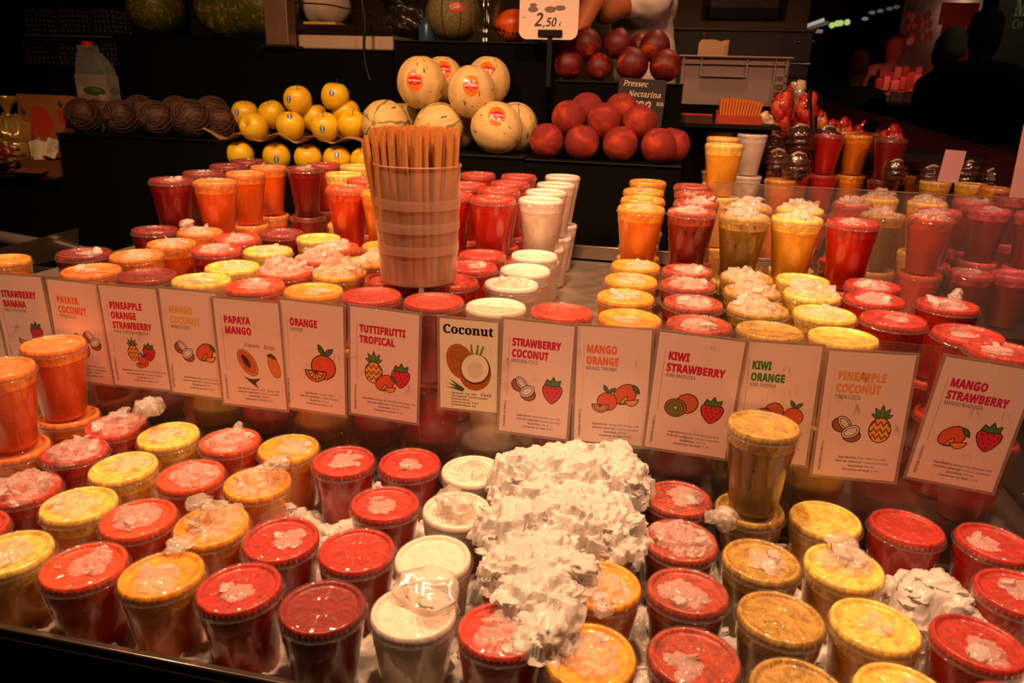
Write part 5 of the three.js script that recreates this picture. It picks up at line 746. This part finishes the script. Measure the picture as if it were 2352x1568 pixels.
function hand(wrist, dir, side, r = .009) { // bones of a hand with five fingers
  const d = dir.clone().normalize(), s = side.clone().normalize(), n = d.clone().cross(s).normalize(), L = [], at2 = (a, b, c = 0) => wrist.clone().addScaledVector(d, a).addScaledVector(s, b).addScaledVector(n, c);
  for (let k = 0; k < 4; k++) { const o = (k - 1.5) * .021, l = [.068, .080, .076, .060][k]; L.push([at2(.01, o * .5), .018, at2(.085, o), .012]); L.push([at2(.085, o), .0105, at2(.085 + l * .5, o * 1.1, .008), r]); L.push([at2(.085 + l * .5, o * 1.1, .008), r, at2(.085 + l * .85, o * 1.1, .026), r * .85]); }
  L.push([at2(.02, -.02), .016, at2(.055, -.05, .012), .011]); L.push([at2(.055, -.05, .012), .011, at2(.09, -.055, .026), .0095]); return L;
}
{ // the vendor leaning over the counter behind the nectarines
  const t = thing('person', 'person in a white T-shirt leaning with bare forearms behind the nectarines', 'person', V(0, 0, 0));
  const Z = (x, y, z) => atZ(x, y, z), chest = Z(1470, 5, -2.95), pelvis = Z(1488, 300, -3.02), neck = Z(1455, -110, -2.9), head = Z(1435, -195, -2.85), headT = head.clone().add(V(-.01, .10, .0));
  const sL = Z(1492, -8, -2.80), eL = Z(1392, 24, -2.66), wL = Z(1345, -62, -2.60), sR = Z(1405, -105, -2.98), eR = Z(1383, -42, -2.66), wR = Z(1326, 72, -2.48);
  const hipL = pelvis.clone().add(V(.10, -.05, .05)), hipR = pelvis.clone().add(V(-.08, -.05, -.03)), fl = .0; const skin = M(0xa05a34, { roughness: .55 });
  const bones = [[pelvis, .10, chest, .095], [chest, .095, neck, .07], [neck, .055, head, .06], [head, .085, headT, .082], [sL, .046, eL, .037], [eL, .037, wL, .027], [chest, .10, sL, .06], [chest, .10, sR, .06], [sR, .046, eR, .038], [eR, .038, wR, .027], [pelvis, .13, hipL, .10], [pelvis, .13, hipR, .10], [hipL, .085, V(hipL.x, .5, hipL.z), .058], [V(hipL.x, .5, hipL.z), .056, V(hipL.x, .09, hipL.z - .02), .042], [hipR, .085, V(hipR.x, .5, hipR.z), .058], [V(hipR.x, .5, hipR.z), .056, V(hipR.x, .09, hipR.z - .02), .042], [V(hipL.x, .05, hipL.z - .03), .042, V(hipL.x, .04, hipL.z + .14), .032], [V(hipR.x, .05, hipR.z - .03), .042, V(hipR.x, .04, hipR.z + .14), .032]];
  blob(bones, V((pelvis.x + head.x) / 2, .93, -2.9), .98, 128, skin, 'body', t);
  const arms = [[sL, .046, eL, .038], [eL, .038, wL, .027], ...hand(wL, wL.clone().sub(eL), V(0, 1, .3))], arms2 = [[sR, .046, eR, .039], [eR, .039, wR, .028], ...hand(wR, wR.clone().sub(eR), V(.4, 0, 1))];
  const m1 = eL.clone().add(wL).multiplyScalar(.5), m2 = eR.clone().add(wR).multiplyScalar(.5); blob(arms, m1, .24, 110, skin, 'arm', t, .012); blob(arms2, m2, .26, 110, skin, 'arm', t, .012);
  const sl1 = sL.clone().lerp(eL, .42), sl2 = sR.clone().lerp(eR, .5), shirt = M(0xe0d0c4, { roughness: .85 });
  blob([[pelvis, .118, chest, .112], [chest, .115, neck.clone().lerp(chest, .35), .085], [chest, .10, sL, .068], [sL, .066, sl1, .056], [chest, .10, sR, .068], [sR, .066, sl2, .056]], V(chest.x, chest.y - .18, chest.z), .52, 110, shirt, 'shirt', t, .05, (x, y, z) => .011 * noise.noise(x * 7 + y * 16, y * 5 - x * 9, z * 7) + .005 * noise.noise(x * 22 + y * 30, y * 12, z * 16));
  blob([[pelvis, .148, hipL, .115], [pelvis, .148, hipR, .115], [hipL, .10, V(hipL.x, .5, hipL.z), .075], [V(hipL.x, .5, hipL.z), .075, V(hipL.x, .1, hipL.z - .02), .06], [hipR, .10, V(hipR.x, .5, hipR.z), .075], [V(hipR.x, .5, hipR.z), .075, V(hipR.x, .1, hipR.z - .02), .06]], V(pelvis.x, .62, pelvis.z), .66, 80, M(0x14120f, { roughness: .9 }), 'trousers', t);
  blob([[head.clone().add(V(0, .05, -.02)), .085, headT.clone().add(V(0, .02, -.01)), .082]], headT, .16, 40, M(0x120c08, { roughness: .9 }), 'hair', t);
}
function bystander(label, x, z, height, face, cols, opt = {}) { // a standing figure seen far off
  const t = thing('person', label, 'person', V(x, 0, z), 'people beyond the counter'); t.rotation.y = face; const s = height / 1.75, v = (a, b, c) => V(a * s, b * s, c * s), r = (q) => q * s;
  const ar = opt.arms ?? .25, bones = [[v(0, 1.0, 0), r(.14), v(0, 1.32, 0), r(.15)], [v(-.13, 1.40, 0), r(.07), v(.13, 1.40, 0), r(.07)], [v(0, 1.38, 0), r(.07), v(0, 1.54, .02), r(.055)], [v(0, 1.60, .02), r(.082), v(0, 1.66, .015), r(.085)], [v(0, 1.575, .085), r(.018), v(0, 1.6, .1), r(.014)]];
  for (const k of [-1, 1]) bones.push([v(k * .19, 1.39, 0), r(.055), v(k * .25, 1.10, -.02), r(.042)], [v(k * .25, 1.10, -.02), r(.042), v(k * .24, .88, ar * .6), r(.03)], [v(k * .24, .88, ar * .6), r(.034), v(k * .235, .80, ar * .8), r(.026)], [v(k * .09, .95, 0), r(.10), v(k * .10, .5, .01), r(.062)], [v(k * .10, .5, .01), r(.06), v(k * .10, .1, -.02), r(.042)], [v(k * .10, .045, -.04), r(.04), v(k * .11, .035, .12), r(.032)]);
  blob(bones, v(0, .9, 0), .98 * s, 92, M(cols[0], { roughness: .7 }), 'body', t, .04);
  blob([[v(0, .98, 0), r(.165), v(0, 1.32, 0), r(.168)], [v(-.13, 1.40, 0), r(.084), v(.13, 1.40, 0), r(.084)], [v(.19, 1.39, 0), r(.07), v(.235, 1.18, -.015), r(.06)], [v(-.19, 1.39, 0), r(.07), v(-.235, 1.18, -.015), r(.06)]], v(0, 1.2, 0), .42 * s, 60, M(cols[1], { roughness: .85 }), 'shirt', t, .05);
  blob([[v(.09, .95, 0), r(.115), v(.10, .5, .01), r(.078)], [v(.10, .5, .01), r(.076), v(.10, .1, -.02), r(.06)], [v(-.09, .95, 0), r(.115), v(-.10, .5, .01), r(.078)], [v(-.10, .5, .01), r(.076), v(-.10, .1, -.02), r(.06)]], v(0, .55, 0), .62 * s, 56, M(cols[2], { roughness: .9 }), 'trousers', t, .04);
  blob([[v(0, 1.645, -.012), r(.085), v(0, 1.69, -.005), r(.083)]], v(0, 1.66, 0), .16 * s, 30, M(cols[3], { roughness: .9 }), opt.cap ? 'cap' : 'hair', t, .02);
  return t;
}
const far = (px, py, z) => atZ(px, py, z);
{
  const a = far(2236, 200, -4.9); bystander('tall dark figure in shadow passing beyond the counter', a.x, a.z, 1.72, 2.6, [0x1a120e, 0x120e0d, 0x0a0908, 0x050404]);
  const b = far(2165, 200, -5.4); bystander('dark figure in a pale cap beside the tall passer-by', b.x, b.z, 1.66, -2.4, [0x1a120e, 0x0e0c0a, 0x0a0908, 0x4a4840], { cap: 1 });
  const c = far(1962, 200, -6.2), t = bystander('passer-by in a dark sports shirt printed with number 23', c.x, c.z, 1.56, Math.PI - .3, [0x8a3a18, 0x20222a, 0x0c0c10, 0x6a2c10]);
  const num = canvas(128, 128, (q) => { q.fillStyle = '#20222a'; q.fillRect(0, 0, 128, 128); q.fillStyle = '#08080a'; q.font = 'bold 100px sans-serif'; q.textAlign = 'center'; q.fillText('23', 64, 100); });
  const pn = part('shirt_number', new THREE.CylinderGeometry(.155, .155, .2, 10, 1, true, -.75, 1.5).rotateY(Math.PI), M(0xffffff, { map: num, side: THREE.DoubleSide, roughness: .85 }), t, V(0, 1.06, 0));
  const d = far(2036, 200, -8.6); bystander('stallholder in a pale shirt behind the red lit stall', d.x, d.z, 1.86, .4, [0xa06a50, 0xb8a8ac, 0x3a3438, 0x2a1c16]);
}
// ---------------------------------------------------------------- the hall beyond
{
  const st = thing('market_stall', 'far red lit market stall with stepped shelves', 'stall', V(0, 0, 0)), dk = M(0x5a4a42, { roughness: .8 }), zz = -7.9;
  const g = (x0, x1, py, z) => { const a = far(x0, py, z), b = far(x1, py, z); return { x: (a.x + b.x) / 2, w: b.x - a.x, y: (a.y + b.y) / 2 }; };
  const steps = [[2005, 2150, 240, -7.6], [2005, 2160, 212, -7.9], [2015, 2160, 190, -8.2]]; steps.forEach(([a, b, y, z]) => { const q = g(a, b, y, z); part('shelf_board', box(q.w, .03, .3, q.x, q.y, z), dk, st); part('shelf_front', box(q.w, .5, .02, q.x, q.y - .27, z + .14), dk, st); });
  const cols = [0xc48a7c, 0xd8b0a0, 0xa86a5c, 0xe0c4b4, 0xb88a90, 0xcc9a84].map(c => M(c, { roughness: .6 })), r = rng(61); let n = 0;
  for (const [a, b, y, z] of steps) for (let k = 0; k < 9; k++) { const px = a + 8 + (b - a - 16) * k / 8, q = far(px, y, z), w = .05 + r() * .03, h = .07 + r() * .07; solo('meat_parcel', rbox(w, h, .12, .012), cols[Math.floor(r() * 6)], `wrapped meat parcel on the far stall, ${['lowest', 'middle', 'top'][steps.findIndex(s => s[2] === y)]} shelf`, 'parcel', V(q.x, q.y + .016 + h / 2, z + (r() - .5) * .06), 'parcels on the far stall'); }
  // hanging goods under the stall canopy
  for (let k = 0; k < 18; k++) { const px = 2086 + (k % 6) * 9 + r() * 6, py = 32 + Math.floor(k / 6) * 22 + r() * 12, q = far(px, py, -8.6), m = solo('hanging_ham', fruitGeo(.016 + r() * .008, (d) => 1 + .35 * d.y * d.y, 12), cols[k % 6], 'cured ham hanging in a bunch over the far stall', 'ham', q, 'hams hanging over the far stall'); m.scale.y = 1.5; }
  const bk = g(2060, 2235, 100, -9.0); part('back_board', box(bk.w, 1.9, .05, bk.x, bk.y - .5, -9.0), M(0x8a6a5c, { roughness: .6 }), st);
  for (let k = 0; k < 9; k++) { const q = far(2165 + k * 8, 70, -8.85); solo('hanging_banner', box(.030, .55, .01), cols[(k * 2) % 6], 'narrow hanging strip on the far stall front', 'banner', V(q.x, q.y - .05, -8.85), 'strips on the far stall'); }
  const cn = g(2160, 2245, 32, -8.6); part('canopy', box(cn.w, .20, .04, cn.x, cn.y, -8.6), M(0xb08a78, { roughness: .7 }), st);
  const hang = (t) => part('cord', box(.006, 4 - t.position.y, .006, 0, (4 - t.position.y) / 2 + .02, 0), black, t);
  const lampMat = (c, i) => new THREE.MeshStandardMaterial({ color: 0x000000, emissive: c, emissiveIntensity: i });
  const q1 = far(2090, 95, -7.6); const rl = thing('stall_lamp', 'small red lamp above the far stall', 'lamp', q1); part('lamp_bulb', new THREE.SphereGeometry(.03, 12, 8), lampMat(new THREE.Color(1, .1, .06), .5), rl); const pl = new THREE.PointLight(new THREE.Color(1, .07, .05), 1.6); pl.position.copy(q1); pl.castShadow = true; scene.add(pl);
  const green = new THREE.Color(.75, 1, .25), white = new THREE.Color(1, .95, .75);
  [[1911, 58], [1923, 54], [1931, 53], [1946, 51]].forEach(([x, y], i) => { const q = far(x, y, -9.5), t = thing('hall_lamp', `yellow-green bulb in the far lamp string, ${ROWS[i]} from the strip lights`, 'lamp', q, 'far lamp string'); part('lamp_bulb', new THREE.SphereGeometry(.032, 10, 8), lampMat(green, 2.2), t); hang(t); });
  [[1987, 43, .6], [2003, 29, .35], [2022, 25, .3], [2043, 20, .25], [2059, 16, .2]].forEach(([x, y, s], i) => { const q = far(x, y, -10.5), t = thing('hall_lamp', `small dim bulb on the far ceiling, ${ROWS[i]} beyond the yellow-green string`, 'lamp', q, 'far ceiling bulbs'); part('lamp_bulb', new THREE.SphereGeometry(.03, 10, 8).scale(1.3, .7, 1), lampMat(white, s), t); hang(t); });
  [[1852, 60, 1893, 45, 1.4, 'slanted white strip light above the far stalls'], [1856, 65, 1903, 52, .25, 'dim slanted strip light below the bright one'], [1861, 71, 1889, 72, .8, 'short pinkish strip light below the slanted ones']].forEach(([a, b, c, d, s, label]) => { const t = thing('strip_light', label, 'lamp', V(0, 0, 0), 'far strip lights'); part('lamp_tube', bar(far(a, b, -9), far(c, d, -9), .018, 8), lampMat(s === .8 ? new THREE.Color(1, .6, .4) : white, s), t); const e = far((a + c) / 2, (b + d) / 2, -9); part('cord', box(.006, 4 - e.y, .006, e.x, (4 + e.y) / 2, e.z), black, t); });
  { const q = far(2210, 16, -9), t = thing('hall_lamp', 'bright white square lamp over the red stall', 'lamp', q); const m = part('lamp_panel', rbox(.11, .05, .03, .01), lampMat(new THREE.Color(.85, 1, .8), 3), t); m.rotation.z = .25; part('lamp_cap', box(.09, .012, .03, 0, .035, -.01), black, t); hang(t); const l = new THREE.PointLight(new THREE.Color(.9, 1, .8), 2.2); l.position.set(q.x, q.y - .04, q.z + .03); l.castShadow = true; scene.add(l); }
  { const q = V(2.3, 3.0, -3.4), t = thing('hall_lamp', 'shaded hall lamp over the aisle before the notice board', 'lamp', q); part('lamp_shade', lathe([[.02, .10], [.09, 0], [.085, 0], [.02, .09]], 20), black, t); part('lamp_bulb', new THREE.SphereGeometry(.03, 10, 8).translate(0, .02, 0), lampMat(white, 1), t); hang(t); const a = far(2330, 60, -5.6), l = new THREE.SpotLight(new THREE.Color(1, .85, .5), 9, 0, .42, .8, 2); l.position.copy(q).add(V(0, -.02, 0)); l.target.position.copy(a); l.castShadow = true; scene.add(l, l.target); }
  // notice board at the side, poster on the stall wall, low cabinet
  { const z = -5.6, a = far(2262, 150, z), b = far(2420, 150, z), t = far(2340, -60, z).y, w = b.x - a.x, h = t - a.y, o = thing('notice_board', 'dark glass board with faint chalk lettering beyond the counter', 'board', V((a.x + b.x) / 2, (t + a.y) / 2, z));
    const map = canvas(512, 512, (c) => { c.fillStyle = '#3a3626'; c.fillRect(0, 0, 512, 512); c.fillStyle = '#b8b8a0'; c.font = 'bold 130px serif'; c.save(); c.translate(122, 232); c.scale(.8, 1); c.fillText('MA', 0, 0); c.restore(); c.font = '70px serif'; c.fillText('Co  u', 128, 300); });
    part('board', box(w, h, .02), M(0xffffff, { map, roughness: .4 }), o); part('bottom_rail', box(w, .03, .04, 0, -h / 2, .01), M(0x4a1810), o); part('post', box(.05, 1.6, .05, -w / 2 + .02, -h / 2 - .6, -.03), black, o); }
  { const z = -3.555, a = far(1623, 35, z), b = far(1797, 35, z), w = b.x - a.x, p = far(1710, 8, z), k = pxPerM(p), o = thing('framed_picture', 'black framed dark food photograph on the stall wall', 'picture', V(p.x, p.y + .1, z)), h = .2 + 62 / k; const map = data(128, (u, v) => lerp([.10, .03, .02], [.36, .14, .05], .4 + fbm(u, v, 2, 50) * 1.1)); part('photo', box(150 / k, h - 44 / k, .004, 0, 0, .012), M(0xffffff, { map, roughness: .4 }), o); part('frame', merge([box(w, 24 / k, .03, 0, -h / 2 + 10 / k, 0), box(w, 24 / k, .03, 0, h / 2 - 10 / k, 0), box(16 / k, h, .03, -w / 2, 0, 0), box(16 / k, h, .03, w / 2, 0, 0), box(w, h, .006, 0, 0, -.004)]), black, o); }
  { const z = -3.3, a = far(1545, 62, z), b = far(1870, 62, z), o = thing('cabinet', 'low dark cabinet against the stall wall behind the crate', 'cabinet', V((a.x + b.x) / 2, 0, z - .12)), w = b.x - a.x, h = a.y; part('cabinet_body', box(w, h - .01, .24, 0, (h - .01) / 2, 0), M(0x14100d, { roughness: .5 }), o); part('cabinet_top', rbox(w + .02, .012, .26, .003, 0, h - .006, 0), M(0x3a2418, { roughness: .35 }), o); for (const [x, y] of [[1836, 97], [1868, 96]]) { const q = far(x, y, z); part('screw', new THREE.SphereGeometry(.008, 8, 6), steel, o, V(q.x - o.position.x, q.y, .12)); } const r1 = far(1800, 146, z + .14), r2 = far(1861, 147, z + .14); part('rail', bar(V(r1.x - o.position.x, r1.y, .26), V(r2.x - o.position.x, r2.y, .26), .006, 8), steel, o); part('knob', cyl(.012, .009, .05, 12, far(1617, 82, z).x - o.position.x, far(1617, 90, z).y, .14), M(0x6a5044), o); }
}
// ---------------------------------------------------------------- lamps over the counter
{
  const rail = thing('lamp_rail', 'black ceiling rail carrying the counter spotlights', 'rail', V(0, 0, 0));
  part('rail_bar', box(3, .03, .03, -.1, LAMP_HEIGHT + .16, -.69), black, rail); part('rail_bar', box(3, .03, .03, -.1, LAMP_HEIGHT + .16, -1.08), black, rail);
  for (const x of [-1.3, 1.1]) for (const z of [-.69, -1.08]) part('hanger', box(.012, 4 - LAMP_HEIGHT - .17, .012, x, (4 + LAMP_HEIGHT + .17) / 2, z), black, rail);
  SPOTS.forEach(([x, z, ax, az, cd, col], i) => {
    const t = thing('spotlight', `black track spotlight number ${ROWS[i] ?? 'seventh'} along the rail`.replace('number ', ''), 'lamp', V(x, LAMP_HEIGHT, z), 'track spotlights over the counter');
    const dir = V(ax - x, Y(.4) - LAMP_HEIGHT, az - z).normalize(), q = new THREE.Quaternion().setFromUnitVectors(V(0, -1, 0), dir);
    const a = part('housing', lathe([[.0001, .13], [.03, .13], [.042, .11], [.045, 0], [.043, 0], [.040, .10], [.0001, .105]], 24), black, t); a.quaternion.copy(q);
    const l = part('lamp_lens', cyl(.036, .036, .004, 24, 0, .012, 0), new THREE.MeshStandardMaterial({ color: 0x000000, emissive: col, emissiveIntensity: 6 }), t); l.quaternion.copy(q);
    part('stem', cyl(.006, .006, .06, 8, 0, .145, 0), black, t);
    const s = new THREE.SpotLight(col, cd, 0, 1.02, .75, 2); s.position.set(x, LAMP_HEIGHT, z).addScaledVector(dir, .006); s.target.position.copy(s.position).add(dir); s.castShadow = true; s.shadow.radius = 1.7; scene.add(s, s.target);
  });
}
scene.traverse((o) => { if (o.isMesh) { o.castShadow = true; o.receiveShadow = true; } });
renderer.render(scene, camera);
